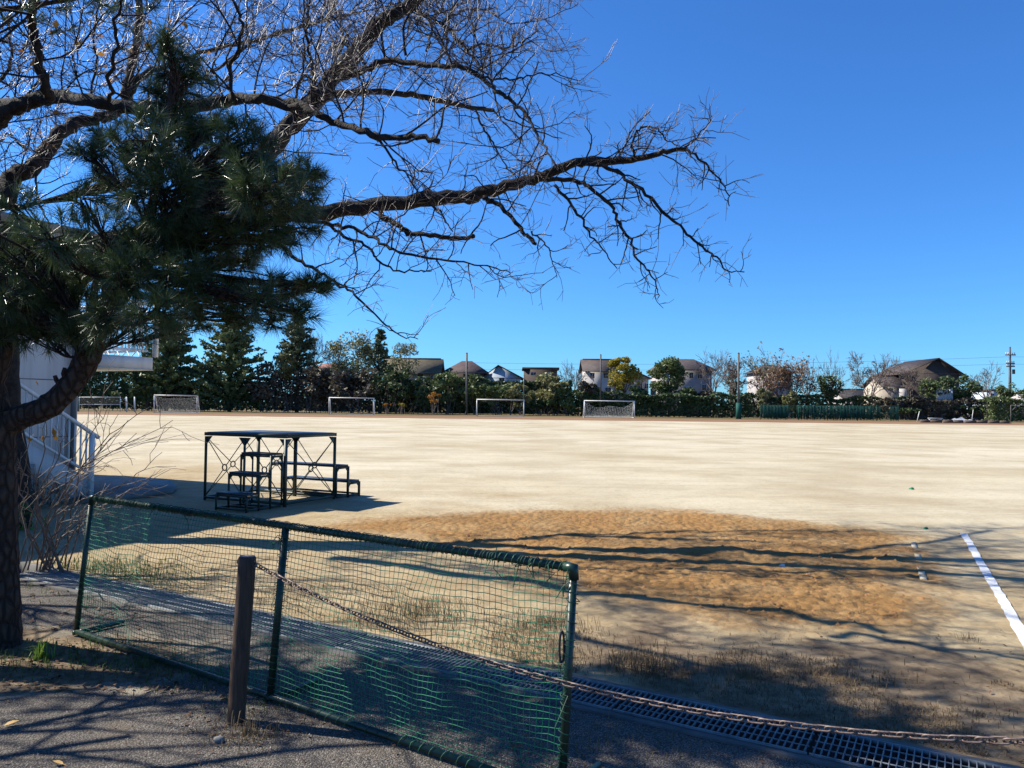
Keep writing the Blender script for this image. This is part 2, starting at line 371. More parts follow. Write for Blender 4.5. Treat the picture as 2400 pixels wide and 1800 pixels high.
# painted line, pit edging boards
def strip(p, q, w, z=0.012, n=90, wob=0.004):
    p = np.array(p[:2]); q = np.array(q[:2]); d = nrm(q-p); s = np.array((-d[1], d[0])); t = np.linspace(0, 1, n)
    L = p[None]+(q-p)[None]*t[:, None]
    a = L + s*(w/2+rng.normal(0, wob, n))[:, None]; b = L - s*(w/2+rng.normal(0, wob, n))[:, None]
    A = np.column_stack([a, gheight(a[:, 0], a[:, 1])+z]); B = np.column_stack([b, gheight(b[:, 0], b[:, 1])+z])
    k = np.arange(n-1); return np.vstack([A, B]), np.stack([k, k+1, n+k+1, n+k], -1)
mb = MB(); LP = gp(2258, 1251); LQ = gp(2400, 1496); LQ = LQ+(LQ-LP)*0.9
mb.add(*strip(LP, LQ, 0.085)); tag(mb.build('chalk_line', M['chalk']), kind='structure')
mat_board = simple('weathered_board', (0.52, 0.44, 0.30), (0.36, 0.29, 0.19), 8, 0.85, 0.4, 60, 0.004)
for (a, b), lab in zip([((2140, 1272), (2154, 1312)), ((2156, 1330), (2166, 1362))], ['longer pale board edging the far right corner of the orange sand pit', 'shorter pale board beside the sand pit, nearer the chalk line crossing']):
    p = gp(*a); q = gp(*b); mb = MB(); mb.beam(p+(0, 0, -.04), q+(0, 0, -.04), 0.06, 0.10)
    o = mb.build('edging_board', mat_board, origin=(p+q)/2); tag(o, lab, 'board', 'edging boards of the sand pit')

# ---------------------------------------------------------------- drain with steel gratings
mb = MB()
def dpt(a, s, z): return np.array((D0[0]+DU[0]*a+DN[0]*s, D0[1]+DU[1]*a+DN[1]*s, z))
AX = np.array([[DU[0], DU[1], 0], [DN[0], DN[1], 0], [0, 0, 1]])
mb.box(dpt(3.5, 0, -0.33), (17.6, 0.6, 0.04), AX)
for s in (-1, 1): mb.box(dpt(3.5, s*0.197, -0.155), (17.6, 0.06, 0.33), AX)
tag(mb.build('drain_channel', simple('stained_concrete', (.11, .105, .10), (.06, .058, .055), 5, .9, .4, 60, .006)), kind='structure')
bar = MB(); bar.box((0, 0, 0), (0.0055, 0.315, 0.028)); rod = MB(); rod.box((0, 0, 0.009), (0.985, 0.006, 0.007)); rail = MB(); rail.box((0, 0, 0), (0.99, 0.012, 0.03))
rot = math.atan2(DU[1], DU[0])
def make_grate():
    r = thing('drain_grate', 'x', 'grate', (0, 0, 0)); r.rotation_euler[2] = rot
    b0 = bar.build('crossbar', M['galv'], None); b0.parent = r
    for k in range(31):
        o = b0 if k == 0 else clone(b0, r); o.location = (-0.48+k*0.032, 0, 0)
    r0 = rod.build('rod', M['galv'], None); r0.parent = r
    for k, y in enumerate((-0.08, 0.0, 0.08)):
        o = r0 if k == 0 else clone(r0, r); o.location = (0, y, 0.001)
    f0 = rail.build('side_rail', M['galv'], None); f0.parent = r
    for k, y in enumerate((-0.164, 0.164)):
        o = f0 if k == 0 else clone(f0, r); o.location = (0, y, 0)
    return r
gr = make_grate()
GL = ['steel drain grating at the left, by the pine trunk', 'steel drain grating behind the left end of the green net', 'steel drain grating behind the left net, just left of the wooden post',
      'steel drain grating behind the middle post of the green net', 'steel drain grating behind the left half of the right net', 'steel drain grating behind the right half of the right net',
      'steel drain grating just left of the right net post', 'steel drain grating just right of the green net', 'steel drain grating right under the hanging chain', 'steel drain grating in front of the chain at the bottom edge']
for k in range(10):
    o = gr if k == 0 else clone(gr)
    c = dpt(-0.9+k*1.0, 0, 0.004); o.location = tuple(c); o['label'] = GL[k]; o['group'] = 'steel drain gratings along the path'

# ---------------------------------------------------------------- gymnasium, stair, balcony at the left
BU = np.array((0.9, -0.44)); BU = BU/np.linalg.norm(BU); BV = np.array((-BU[1], BU[0]))
BC = gp(176, 1152)[:2]                                        # far right corner of the building
def bp(u, v, z): p = BC + BU*u + BV*v; return np.array((p[0], p[1], z))
BAX = np.array([[BU[0], BU[1], 0], [BV[0], BV[1], 0], [0, 0, 1]])
GH = 4.6
gym = thing('gymnasium', 'grey rendered building behind the pine at the left', 'building', bp(-6, -6, 0))
mb = MB(); mb.box(bp(-6, -7, GH/2), (12, 14, GH), BAX); mb.build('wall', M['wall'], gym)
mb = MB(); mb.box(bp(-6, -7, GH+0.06), (12.3, 14.3, 0.12), BAX); mb.build('roof', M['concrete'], gym)
mb = MB(); mb.box(bp(0.02, -7, 0.15), (0.05, 14, 0.3), BAX); mb.build('plinth', M['concrete'], gym)
for k in range(1, 5):                                          # render joints
    mb = MB(); mb.box(bp(0.0015, -7, k*1.0), (0.006, 14, 0.018), BAX); mb.build('wall_joint', M['concrete'], gym)
for v in (-0.12, -3.2):
    mb = MB(); mb.tube([bp(0.07, v, 0.02), bp(0.07, v, GH)], 0.05, 10, True); mb.build('downpipe', M['concrete'], gym)
# balcony slab with a white railing on the end wall
slab_z = 2.29
mb = MB(); mb.box(bp(-3.15, 0.9, slab_z+0.12), (5.7, 1.8, 0.24), BAX); slab = mb.build('balcony_slab', M['wall'], gym)
mb = MB(); mb.box(bp(-3.15, 0.9, slab_z-0.011), (5.72, 1.82, 0.022), BAX); child_of(mb, 'soffit_edge', simple('pale_edge', (0.6, 0.58, 0.5)), slab, gym)
mb = MB(); mb.beam(bp(-0.4, 0.05, slab_z+0.38), bp(-0.4, 1.7, slab_z+0.38), 0.04, 0.05); mb.beam(bp(-0.4, 1.72, slab_z+0.38), bp(-5.9, 1.72, slab_z+0.38), 0.04, 0.05)
mb.beam(bp(-0.4, 0.05, slab_z+1.35), bp(-0.4, 1.7, slab_z+1.35), 0.05, 0.05); mb.beam(bp(-0.4, 1.72, slab_z+1.35), bp(-5.9, 1.72, slab_z+1.35), 0.05, 0.05)
mb.build('railing', M['rail_paint'], gym)
for k in range(44):
    p = bp(-0.4-k*0.125, 1.72, slab_z+0.40); m2 = MB(); m2.beam(p, p+(0, 0, 0.95), 0.022, 0.022); m2.build('baluster', M['rail_paint'], gym)
for k in range(12):
    p = bp(-0.4, 0.14+k*0.13, slab_z+0.40); m2 = MB(); m2.beam(p, p+(0, 0, 0.95), 0.022, 0.022); m2.build('baluster', M['rail_paint'], gym)
mb = MB(); mb.tube([bp(-0.18, 1.76, slab_z+0.25), bp(-0.18, 1.76, slab_z+1.6)], 0.055, 10, True); mb.build('downpipe', M['rail_paint'], gym)
mb = MB(); q0 = slab_z+0.24
for k in range(9): mb.tube([bp(-0.5-k*.3, 1.66, q0), bp(-0.6-k*.3, 1.66, q0+.14), bp(-0.8-k*.3, 1.66, q0)], 0.012, 4)
mb.build('scroll_trim', M['rail_paint'], gym)
# stair up along the wall, foot towards the field
FOOT = gp(212, 1172)[:2] - BC; fu = FOOT@BU; fv = FOOT@BV
st = thing('outdoor_stair', 'pale concrete stair with slatted metal railing climbing the grey wall', 'stair', bp(fu-0.6, fv, 0))
nst = 14; rise, tread = 0.165, 0.26
for k in range(nst):
    mb = MB(); mb.box(bp((fu+0.02)/2, fv-0.15-tread*(k+.5), rise*(k+.5)+.0), (fu-0.06, tread+.02, rise), BAX) if k < 3 else mb.box(bp((fu+0.02)/2, fv-0.15-tread*(k+.5), rise*(k+1)-.09), (fu-0.06, tread+.02, 0.18), BAX)
    mb.build('step', M['wall'], st)
mb = MB()
za = 0.30; poly = [bp(fu-0.02, fv-0.05, 0.0), bp(fu-0.02, fv-0.05, 0.36), bp(fu-0.02, fv-0.05-tread*nst, 0.36+rise*nst), bp(fu-0.02, fv-0.05-tread*nst, rise*nst-0.25), bp(fu-0.02, fv-0.9, 0.0)]
mb.prism(poly, np.array((BU[0], BU[1], 0))*-0.1); mb.build('stringer', M['wall'], st)
RH = 1.12; sl = rise/tread
def rl(t, z): return bp(fu, fv-t, z+sl*t)
mb = MB(); mb.beam(rl(-0.12, RH-0.02), rl(3.7, RH), 0.055, 0.05); mb.build('handrail', M['rail_paint'], st)
mb = MB(); mb.beam(rl(0, 0.42), rl(3.7, 0.42), 0.035, 0.04); mb.build('lower_rail', M['rail_paint'], st)
for t in (0.0, 1.25, 2.5, 3.6):
    mb = MB(); mb.beam(rl(t, 0.3 if t else 0.0), rl(t, RH-0.03), 0.065, 0.065); mb.build('post', M['rail_paint'], st)
for k in range(1, 36):
    t = k*0.10
    if min(abs(t-x) for x in (0, 1.25, 2.5, 3.6)) < 0.05: continue
    mb = MB(); mb.beam(rl(t, 0.44), rl(t, RH-0.03), 0.022, 0.022); mb.build('baluster', M['rail_paint'], st)
mb = MB(); mb.prism([gp(205, 1124), gp(398, 1133), gp(414, 1150), gp(405, 1158), gp(262, 1176), gp(190, 1182)], (0, 0, 0.085))
pad = mb.build('concrete_pad', M['concrete'], origin=gp(300, 1150)); tag(pad, 'low grey concrete pad at the foot of the stair', 'slab')
mb = MB()                                                    # clipped earth bank under the stair
for k in range(150):
    p = bp(fu+rng.uniform(-0.1, 0.35), fv-rng.uniform(0.6, 3.5), 0); r = rng.uniform(0.08, 0.2)
    for q in range(5):
        e = p+np.array((rng.normal(0, .12), rng.normal(0, .12), rng.uniform(0.05, .55)*min(1, max(.2, (fv-(p[:2]-BC)@BV)/2))))
        mb.tube([e, e+rng.normal(0, .1, 3)+(0, 0, .06)], [.006, .003], 3)
tag(mb.build('dead_brush', simple('dead_brush', (0.05, 0.035, 0.025), (0.11, 0.075, 0.05), 6, 0.9), origin=bp(fu, fv-1.5, 0)), 'dark tangle of dead brush heaped under the stair', 'brush', kind='stuff')
# ---------------------------------------------------------------- assembly podium (steel frame with two sets of steps)
PU = nrm((0.9, -0.44)); PV = np.array((-PU[1], PU[0])); PL = gp(480, 1172)[:2]
def pp(u, v, z): p = PL + PU*u + PV*v; return np.array((p[0], p[1], z))
PAX = np.array([[PU[0], PU[1], 0], [PV[0], PV[1], 0], [0, 0, 1]])
W, D, H = 1.74, 1.2, 1.15
pod = thing('podium', 'dark green steel podium frame standing on the sand', 'podium', pp(W/2, D/2, 0))
mb = MB(); mb.box(pp(W/2, D/2, H-0.012), (W-0.02, D-0.02, 0.012), PAX); mb.build('top_plate', M['podium_top'], pod)
mb = MB()
for v in (0, D): mb.beam(pp(-0.02, v, H-0.039), pp(W+0.02, v, H-0.039), 0.045, 0.055)
for u in (0, W): mb.beam(pp(u, 0.023, H-0.039), pp(u, D-0.023, H-0.039), 0.041, 0.051)
mb.build('top_frame', M['podium'], pod)
mb = MB()
for v in (0, D): mb.beam(pp(0, v, 0.05), pp(W, v, 0.05), 0.035, 0.04)
for u in (0, W): mb.beam(pp(u, 0.02, 0.052), pp(u, D-0.02, 0.052), 0.032, 0.038)
mb.build('bottom_frame', M['podium'], pod)
def gusset(c, d, size=0.13, sgn=-1):
    c = np.asarray(c); d = np.asarray(d); n = np.cross(d, (0, 0, 1)); m = MB()
    m.prism([c-n*.006, c-n*.006+d*size, c-n*.006+np.array((0, 0, sgn*size*1.15))], n*.012); return m
UD = np.array((PU[0], PU[1], 0)); VD = np.array((PV[0], PV[1], 0))
posts = [(0, 0, .032), (W/2, 0, .028), (W, 0, .042), (W, D, .036), (W/2, D, .046), (0, D, .042)]
for u, v, w in posts:
    mb = MB(); mb.box(pp(u, v, (H-0.08)/2), (w, w, H-0.08), PAX); po = mb.build('post', M['podium'], pod)
    for d in ((UD, 1), (-UD, -1)):
        if (u == 0 and d[1] < 0) or (u == W and d[1] > 0): continue
        child_of(gusset(pp(u, v, H-0.08), d[0]), 'gusset', M['podium'], po, pod)
    if u in (0, W): child_of(gusset(pp(u, v, H-0.08), VD if v == 0 else -VD), 'gusset', M['podium'], po, pod)
def xbrace(a, b, n, z0=0.07, z1=H-0.09):
    """crossed rods in the bay a-b, tied through a ring"""
    a = np.asarray(a); b = np.asarray(b); c = (a+b)/2; c[2] = (z0+z1)/2; m = MB()
    for p in (a, b):
        for z in (z0, z1):
            e = np.array((p[0], p[1], z)); m.tube([e, e+(c-e)*(1-0.05/np.linalg.norm(c-e))], .0075, 5)
    br = m.build('cross_brace', M['podium'], pod)
    d = nrm(b-a); t = np.linspace(0, 2*math.pi, 14, endpoint=False)
    r = MB(); r.tube(c+.05*(np.cos(t)[:, None]*d+np.sin(t)[:, None]*np.array((0, 0, 1))), .011, 5, closed=True)
    child_of(r, 'ring', M['podium'], br, pod)
for (a, b) in [((0, 0), (W/2, 0)), ((W/2, 0), (W, 0)), ((0, D), (W/2, D)), ((W/2, D), (W, D)), ((0, 0), (0, D)), ((W, 0), (W, D))]:
    xbrace(pp(*a, 0), pp(*b, 0), None)
def steps(label, u0, u1, vface, sgn, zs, tread, thick):
    r = thing('podium_steps', label, 'steps', pp((u0+u1)/2, vface+sgn*tread, 0), None)
    for k, z in enumerate(zs):
        va = vface+sgn*(0.03+tread*k); vb = vface+sgn*(0.03+tread*(k+1))
        m = MB(); m.box(pp((u0+u1)/2, (va+vb)/2, z-.02), (u1-u0, tread, .03), PAX); m.build('tread', M['podium_top'], r)
        for u in (u0, u1):
            m = MB(); m.beam(pp(u, vb, 0), pp(u, vb, z-.036), thick, thick); m.build('leg', M['podium'], r)
            m = MB(); m.beam(pp(u, va, 0.03+.0*k), pp(u, va, z-.036), thick*.8, thick*.8); m.build('leg', M['podium'], r)
            for zz in (z-.055, .03): m = MB(); m.beam(pp(u, va+sgn*.02, zz), pp(u, vb-sgn*.02, zz), thick*.7, .032); m.build('side_bar', M['podium'], r)
            for vv, sg in ((va, 1), (vb, -1)):
                gusset(pp(u, vv, z-.07), VD*sgn*sg, .07).build('gusset', M['podium'], r)
        for zz in (z-.05, .035): m = MB(); m.beam(pp(u0+.02, vb, zz), pp(u1-.02, vb, zz), thick*.75, .03); m.build('cross_bar', M['podium'], r)
    return r
steps('narrow three-tread steps on the near side of the podium', 1.08, 1.70, 0, -1, (.86, .57, .28), .245, .026)
steps('wide two-tread steps on the far side of the podium', 0.25, W+.02, D, 1, (.58, .29), .32, .04)

# ---------------------------------------------------------------- green net fence panel
FA, FB, FC = gp(178, 1490), gp(620, 1650), gp(1316, 1878)
d1 = nrm((FC-FA)[:2]); FN = np.array((-d1[1], d1[0], 0)); FN = FN if FN[1] > 0 else -FN
FB = FA + (FC-FA)*np.dot((FB-FA)[:2], d1)/np.linalg.norm((FC-FA)[:2])
LEAN = FN*0.085; FH = 0.955
def fpt(f, h): return FA+(FC-FA)*f + np.array((0, 0, 1))*(0.03+h*(FH-.03)/FH) + LEAN*(h/FH)
fb = np.linalg.norm(FB-FA)/np.linalg.norm(FC-FA)
fence = thing('net_fence', 'low green tube frame strung with green net beside the path', 'net fence', (FA+FC)/2)
PR = 0.0185
def tubep(a, b, r, name, n=2, sides=12):
    m = MB(); m.tube([a+(b-a)*t for t in np.linspace(0, 1, n)], r, sides, True); return m.build(name, M['green_paint'], fence, True)
top = tubep(fpt(0, FH), fpt(1, FH), PR, 'top_rail'); bot = tubep(fpt(0, 0), fpt(1, 0), PR, 'bottom_rail')
for f in (0, fb, 1):
    a, b = fpt(f, 0.0), fpt(f, FH-.005); pr = PR*(1.15 if f == fb else 1.0)
    tubep(a-(0, 0, .02), b, pr, 'post')
for f in (0, 1):
    t = np.linspace(0, 2*math.pi, 12); c = fpt(f, FH)
    m = MB(); m.tube([c-(FC-FA)*(.045/4)*(1 if f else -1), c, c-(0, 0, .05)], PR*1.28, 12, True); m.build('elbow', M['green_paint'], fence, True)
m = MB()                                                       # feet: short cross tubes under the frame
for f in (0.0, fb, 1.0):
    c = fpt(f, 0)-(0, 0, .008); m = MB(); m.tube([c-FN*.02, c+FN*.34], .016, 8, True); m.build('foot', M['green_paint'], fence)
def netpanel(f0, f1, nm):
    nx = int(round((f1-f0)*np.linalg.norm(FC-FA)/0.031)); nz = 30; fs = np.linspace(f0, f1, nx+1); hs = np.linspace(0.012, FH-.012, nz+1)
    fr, hr = np.meshgrid(fs, hs); u = (fr-f0)/(f1-f0); w = hr/FH
    P = FA + (FC-FA)*fr[..., None] + np.array((0, 0, 1))*(0.03+hr*(FH-.03)/FH)[..., None] + LEAN*w[..., None]
    belly = np.sin(math.pi*u)**.7*np.sin(math.pi*w)
    sx = vnoise(u*9+f0*70, w*7, 3)-.5; sz = vnoise(u*13+f0*50, w*3, 8)-.5
    P = P + FN*(belly*(-0.05+.05*sx))[..., None]
    P[..., 2] -= (np.sin(math.pi*u)*(1-w)*w*.10 + belly*.03*sz + (vnoise(u*30, w*30+f0*9, 5)-.5)*.012*np.minimum(1, 6*w*(1-w)))
    P += (FC-FA)*((vnoise(u*7, w*9, 11+int(f0*9))-.5)*.006*np.minimum(1, 8*u*(1-u)))[..., None]
    m = MB()
    for k in range(nz+1): m.tube(P[k], 0.0022, 3)
    for k in range(nx+1): m.tube(P[:, k], 0.0013, 3)
    m.build(nm, M['net'], fence)
netpanel(0.004, fb-.004, 'net'); netpanel(fb+.004, .996, 'net')
def lash(a, b, turns, r, amp=0.35, name='lashing'):
    n = int(turns*9); t = np.linspace(0, 1, n); d = nrm(b-a); s = nrm(np.cross(d, FN)); ph = t*turns*2*math.pi + 2.5*np.interp(t, np.linspace(0, 1, int(turns)), rng.normal(0, amp, int(turns)))
    rr_ = r*(1+.25*rng.random(n))
    P = a+(b-a)*t[:, None] + rr_[:, None]*(np.cos(ph)[:, None]*s+np.sin(ph)[:, None]*FN)
    m = MB(); m.tube(P, .0019, 4); return m.build(name, M['lash'], fence)
lash(fpt(.01, FH), fpt(fb, FH), 66, PR+.0015, .6); lash(fpt(fb, FH), fpt(.99, FH), 54, PR+.0015, .6); lash(fpt(.01, FH), fpt(fb, FH), 40, PR+.003, .8); lash(fpt(fb, FH), fpt(.99, FH), 34, PR+.003, .8)
lash(fpt(0, .05), fpt(0, FH-.05), 16, PR+.004); lash(fpt(fb, .05), fpt(fb, FH-.05), 22, PR*1.15+.004); lash(fpt(1, .03), fpt(1, FH-.05), 22, PR+.005, .6)
lash(fpt(.01, 0), fpt(fb, 0), 24, PR+.004); lash(fpt(fb, 0), fpt(.99, 0), 26, PR+.004)
for f, h in [(1, .90), (1, .86), (1, .55), (1, .42), (1, .2), (fb, .9), (fb, .88), (.93, FH), (.95, FH), (.97, FH), (.9, FH), (.3, FH), (.2, FH)]:
    for q in range(2):
        c = fpt(f, h); e = c+np.array((rng.normal(0, .03), rng.normal(0, .02), -abs(rng.normal(.03, .03)))); e2 = e+rng.normal(0, .03, 3)-(0, 0, .03)
        m = MB(); m.tube([c-FN*.03, c-FN*.035+rng.normal(0, .02, 3), e-FN*.03, e2-FN*.03], .0022, 4); m.build('loose_cord', M['lash'], fence)
m = MB(); t = np.linspace(0, 2*math.pi, 16, endpoint=False); c = fpt(1, .61)-(FC-FA)*(.030/3.9)
m.tube(c+np.column_stack([np.zeros(16), np.zeros(16), .07*np.sin(t)])+d1[0]*np.column_stack([.012*np.cos(t), 0*t, 0*t])-FN*.012, .005, 6, closed=True); m.build('cable_tie', M['wire'], fence)

# ---------------------------------------------------------------- wooden posts and chain
B0 = gp(553, 1692); B1 = at(580, 1304, B0[1]+.055)
def bollard(base, top_, label):
    r = thing('wooden_post', label, 'post', base, 'posts holding the chain along the path')
    base, top_ = np.asarray(base), np.asarray(top_); d = nrm(top_-base); L = np.linalg.norm(top_-base)
    zs = np.concatenate([[-.04], np.linspace(0, L-.008, 12), [L]]); R = .045
    rads = np.array([R*1.02]+[R*(1+.02*rng.normal()) for _ in range(12)]+[R*.9])
    m = MB(); m.tube([base+d*z for z in zs], rads, 20, True); m.build('shaft', M['wood'], r, False)
    m = MB(); m.tube([base+d*(L-.001), base+d*(L+.004)], [R*.88, R*.84], 20, True); m.build('top_face', M['cap'], r)
    s = nrm((DU[0], DU[1], 0)); c = base+d*(L-.035)
    m = MB(); t = np.linspace(0, 2*math.pi, 14, endpoint=False)
    for sg in (1, -1):
        cc = c+s*sg*(R+.012); m.tube(cc+.016*(np.cos(t)[:, None]*s+np.sin(t)[:, None]*np.array((0, 0, 1))), .0035, 6, closed=True)
    m.build('eye_bolt', M['rust'], r)
    return c+s*(R+.024)
C0 = bollard(B0, B1, 'brown wooden post in front of the green net, chain hooked to its top')
B2 = B0+np.array((DU[0], DU[1], 0))*4.15; B2[2] = 0
bollard(B2, B2+(0.02, 0.03, .87), 'brown wooden post at the far right end of the chain')
C1 = B2+np.array((0.015, .02, .835))-np.array((DU[0], DU[1], 0))*.07
a_, n_ = 0.30, 400
tt = np.linspace(0, 1, n_); sag = 0.285
CH = C0+(C1-C0)*tt[:, None]; xx = (tt-.52)*2; CH[:, 2] = CH[:, 2] - sag*(1-np.where(xx < 0, (-xx/1.04)**2.0, (xx/.96)**2.0))
CH[0] = C0
seg = np.linalg.norm(np.diff(CH, axis=0), axis=1); cum = np.concatenate([[0], np.cumsum(seg)])
pitch = 0.0365; nl = int(cum[-1]/pitch)
chain = thing('chain', 'rusty steel chain sagging from the wooden post to the right', 'chain', CH[200])
t = np.linspace(0, 2*math.pi, 14, endpoint=False); hx = .0275-.0105
lx = np.cos(t)*.0105; lx = lx+np.where(np.cos(t) > 0, hx, -hx)*np.minimum(1, np.abs(np.cos(t))*4); ly = np.sin(t)*.0108
lk = MB(); lk.tube(np.column_stack([lx, ly, 0*t]), .0038, 5, closed=True)
l0 = lk.build('link', M['rust'], None, True); l0.parent = chain
for k in range(nl):
    s_ = (k+.5)*pitch; p = np.array([np.interp(s_, cum, CH[:, q]) for q in range(3)]); p2 = np.array([np.interp(s_+.01, cum, CH[:, q]) for q in range(3)])
    x = nrm(p2-p); z = nrm(np.cross(x, (0, 1, .4))); y = np.cross(z, x)
    ang = (math.pi/4 if k % 2 else -math.pi/4)*1.0 + math.pi/4 + rng.normal(0, .12); y2 = y*math.cos(ang)+z*math.sin(ang); z2 = np.cross(x, y2)
    o = l0 if k == 0 else clone(l0, chain)
    o.matrix_local = Matrix(((x[0], y2[0], z2[0], p[0]-CH[200][0]), (x[1], y2[1], z2[1], p[1]-CH[200][1]), (x[2], y2[2], z2[2], p[2]-CH[200][2]), (0, 0, 0, 1)))
# ---------------------------------------------------------------- near trees
def smooth_pts(P, n):
    """Catmull-Rom through the points, n points per span"""
    P = np.asarray(P, float); Q = np.vstack([2*P[0]-P[1], P, 2*P[-1]-P[-2]]); out = []
    for k in range(1, len(Q)-2):
        t = np.linspace(0, 1, n, endpoint=False)[:, None]
        out.append(.5*((2*Q[k])+(-Q[k-1]+Q[k+1])*t+(2*Q[k-1]-5*Q[k]+4*Q[k+1]-Q[k+2])*t**2+(-Q[k-1]+3*Q[k]-3*Q[k+1]+Q[k+2])*t**3))
    return np.vstack(out+[P[-1:]])
DS = 1.25                                                      # the cherry stands about ten metres away
def limb(pxs, off, sc, Y0, Y1, r0, r1, n=5, wob=.012):
    """a limb through places of the photograph, its depth running from Y0 to Y1 metres"""
    k = len(pxs); Ys = np.linspace(Y0, Y1, k)*DS + rng.normal(0, .06, k); r0 *= DS; r1 *= DS; wob *= DS
    P = np.array([at(off[0]+x/sc, off[1]+y/sc, Y) for (x, y), Y in zip(pxs, Ys)])
    S = smooth_pts(P, n); S[1:-1] += rng.normal(0, wob, (len(S)-2, 3))*np.linspace(1, .6, len(S)-2)[:, None]
    R = np.linspace(r0, r1, len(S))*(1+rng.normal(0, .06, len(S)))
    return S, R
def rdir(): return nrm(rng.normal(0, 1, 3))
def shoot(p, d, L, r, n=4, bend=.25, up=.1):
    P = [np.asarray(p, float)]; d = nrm(d); b = rdir()*bend*.5
    for k in range(n):
        d = nrm(d + rng.normal(0, bend, 3)*.55 + b/n*1.5 + np.array((0, 0, up))/n); P.append(P[-1]+d*L/n)
    return np.array(P), np.linspace(r, max(r*.5, .0022), n+1)
BR, TW = MB(), MB(); TIPS = []
def twigs(P, R, gap=.075, scale=1.0):
    seg = np.linalg.norm(np.diff(P, axis=0), axis=1); L = seg.sum()
    for _ in range(max(1, int(L/gap))):
        k = rng.integers(0, len(P)-1); f = rng.random(); p = P[k]+(P[k+1]-P[k])*f; t = nrm(P[k+1]-P[k])
        d = nrm(t*.75+rdir()*.9+np.array((0, 0, .12)))
        Q, q = shoot(p, d, scale*DS*rng.uniform(.07, .34), .0042, 3, .5, .12); TW.tube(Q, q, 3); TIPS.append(Q[-1])
        if rng.random() < .85:
            j = rng.integers(1, 3); Q2, q2 = shoot(Q[j], nrm(nrm(Q[j]-Q[j-1])+rdir()*.8), scale*DS*rng.uniform(.05, .16), .0034, 2, .5, .1); TW.tube(Q2, q2, 3)
def dress(P, R, gap=.2, L=(.3, .9), tw=.075, up=.25, start=0.0, fwd=.55, scale=1.0):
    gap *= DS*1.12; L = (L[0]*DS, L[1]*DS); tw *= DS*1.0
    seg = np.linalg.norm(np.diff(P, axis=0), axis=1); tot = seg.sum(); cum = np.concatenate([[0], np.cumsum(seg)])
    for s in np.arange(start*tot+gap*rng.random(), tot, gap):
        s = min(tot*.999, s+rng.normal(0, gap*.3)); s = max(0, s); k = min(len(P)-2, np.searchsorted(cum, s, side='right')-1)
        p = P[k]+(P[k+1]-P[k])*((s-cum[k])/max(seg[k], 1e-6)); t = nrm(P[k+1]-P[k]); r = R[k]
        o = rdir(); o = nrm(o-t*np.dot(o, t)); d = nrm(t*fwd+o+np.array((0, 0, up)))
        l = rng.uniform(*L); Q, q = shoot(p, d, l, min(.0105, r*.38+.0028), 6, .38, .12)
        BR.tube(Q, q, 4); twigs(Q, q, tw, scale); TIPS.append(Q[-1])
        if l > .7:
            for _ in range(3):
                j = rng.integers(1, 5); Q2, q2 = shoot(Q[j], nrm(nrm(Q[j+1]-Q[j])+rdir()*.9), l*rng.uniform(.3, .55), q[j]*.7, 5, .38, .15); BR.tube(Q2, q2, 3); twigs(Q2, q2, tw, scale)

CY = 8.0; c3 = ((600, 0), 1.8433); c2 = ((0, 0), 2.37)
cherry = thing('cherry_tree', 'bare dark cherry tree whose long limbs reach across the sky', 'tree', gp(20, 1238))
CB = gp(20, 1238)
TR = MB(); LIMB = MB()
trunk_pts = [CB-(0, 0, .1), CB+(0, 0, .5), at(8, 1000, CB[1]), at(0, 820, CB[1]), at(12, 640, 10.1), at(15, 520, 10.0)]
S = smooth_pts(trunk_pts, 6); TR.tube(S, np.linspace(.25, .19, len(S))*(1+rng.normal(0, .04, len(S))), 12)
TR.build('trunk', M['bark'], cherry, True)
def L_(pxs, c, Y0, Y1, r0, r1, **k):
    P, R = limb(pxs, c[0], c[1], Y0, Y1, r0, r1); m = MB(); m.tube(P, R, 9 if r0 > .02 else 6, True); m.build('limb' if r0 > .025 else 'branch', M['bark'], cherry, True)
    if k: dress(P, R, **k)
    return P, R
# lower right limb and the branches hanging from it
L4 = [(-1078, 1180), (-700, 1060), (-300, 980), (0, 945), (220, 925), (450, 897), (700, 862), (900, 848), (1000, 830), (1140, 790), (1260, 750), (1380, 705), (1540, 692), (1650, 690), (1760, 655), (1860, 645)]
DS = 1.15
L_(L4, c3, 8.7, 7.4, .115, .02, gap=.16, L=(.25, .75), start=.35)
L_([(1855, 645), (1920, 700), (1990, 760), (2030, 820), (2045, 890)], c3, 7.6, 7.5, .014, .005, gap=.07, L=(.1, .32))
L_([(1850, 645), (1900, 600), (1950, 540), (1970, 500)], c3, 7.6, 7.8, .010, .004, gap=.07, L=(.1, .32))
L_([(1640, 690), (1625, 630), (1655, 560), (1720, 550), (1780, 610), (1850, 640)], c3, 7.65, 7.3, .014, .005, gap=.07, L=(.12, .42))
L_([(1380, 705), (1500, 715), (1600, 770), (1700, 850), (1780, 940), (1860, 1010), (1940, 1080), (2000, 1120), (2030, 1165), (2110, 1175)], c3, 7.7, 7.2, .022, .005, gap=.085, L=(.12, .42), up=0)
L_([(1250, 780), (1380, 780), (1450, 820), (1540, 900), (1570, 970), (1620, 1040), (1640, 1110), (1700, 1170), (1730, 1240), (1735, 1290)], c3, 7.7, 7.4, .024, .004, gap=.085, L=(.1, .36), up=-.1)
L_([(1290, 800), (1350, 860), (1400, 940), (1450, 1020), (1500, 1080), (1560, 1160)], c3, 7.7, 7.9, .018, .005, gap=.085, L=(.12, .4), up=-.05)
L_([(980, 855), (1050, 890), (1110, 950), (1160, 1010), (1210, 1055)], c3, 7.8, 7.6, .026, .016, gap=.16, L=(.15, .55))
L_([(1190, 1000), (1240, 1050), (1280, 1120), (1300, 1200)], c3, 7.62, 7.5, .010, .003, gap=.08, L=(.1, .35), up=-.1)
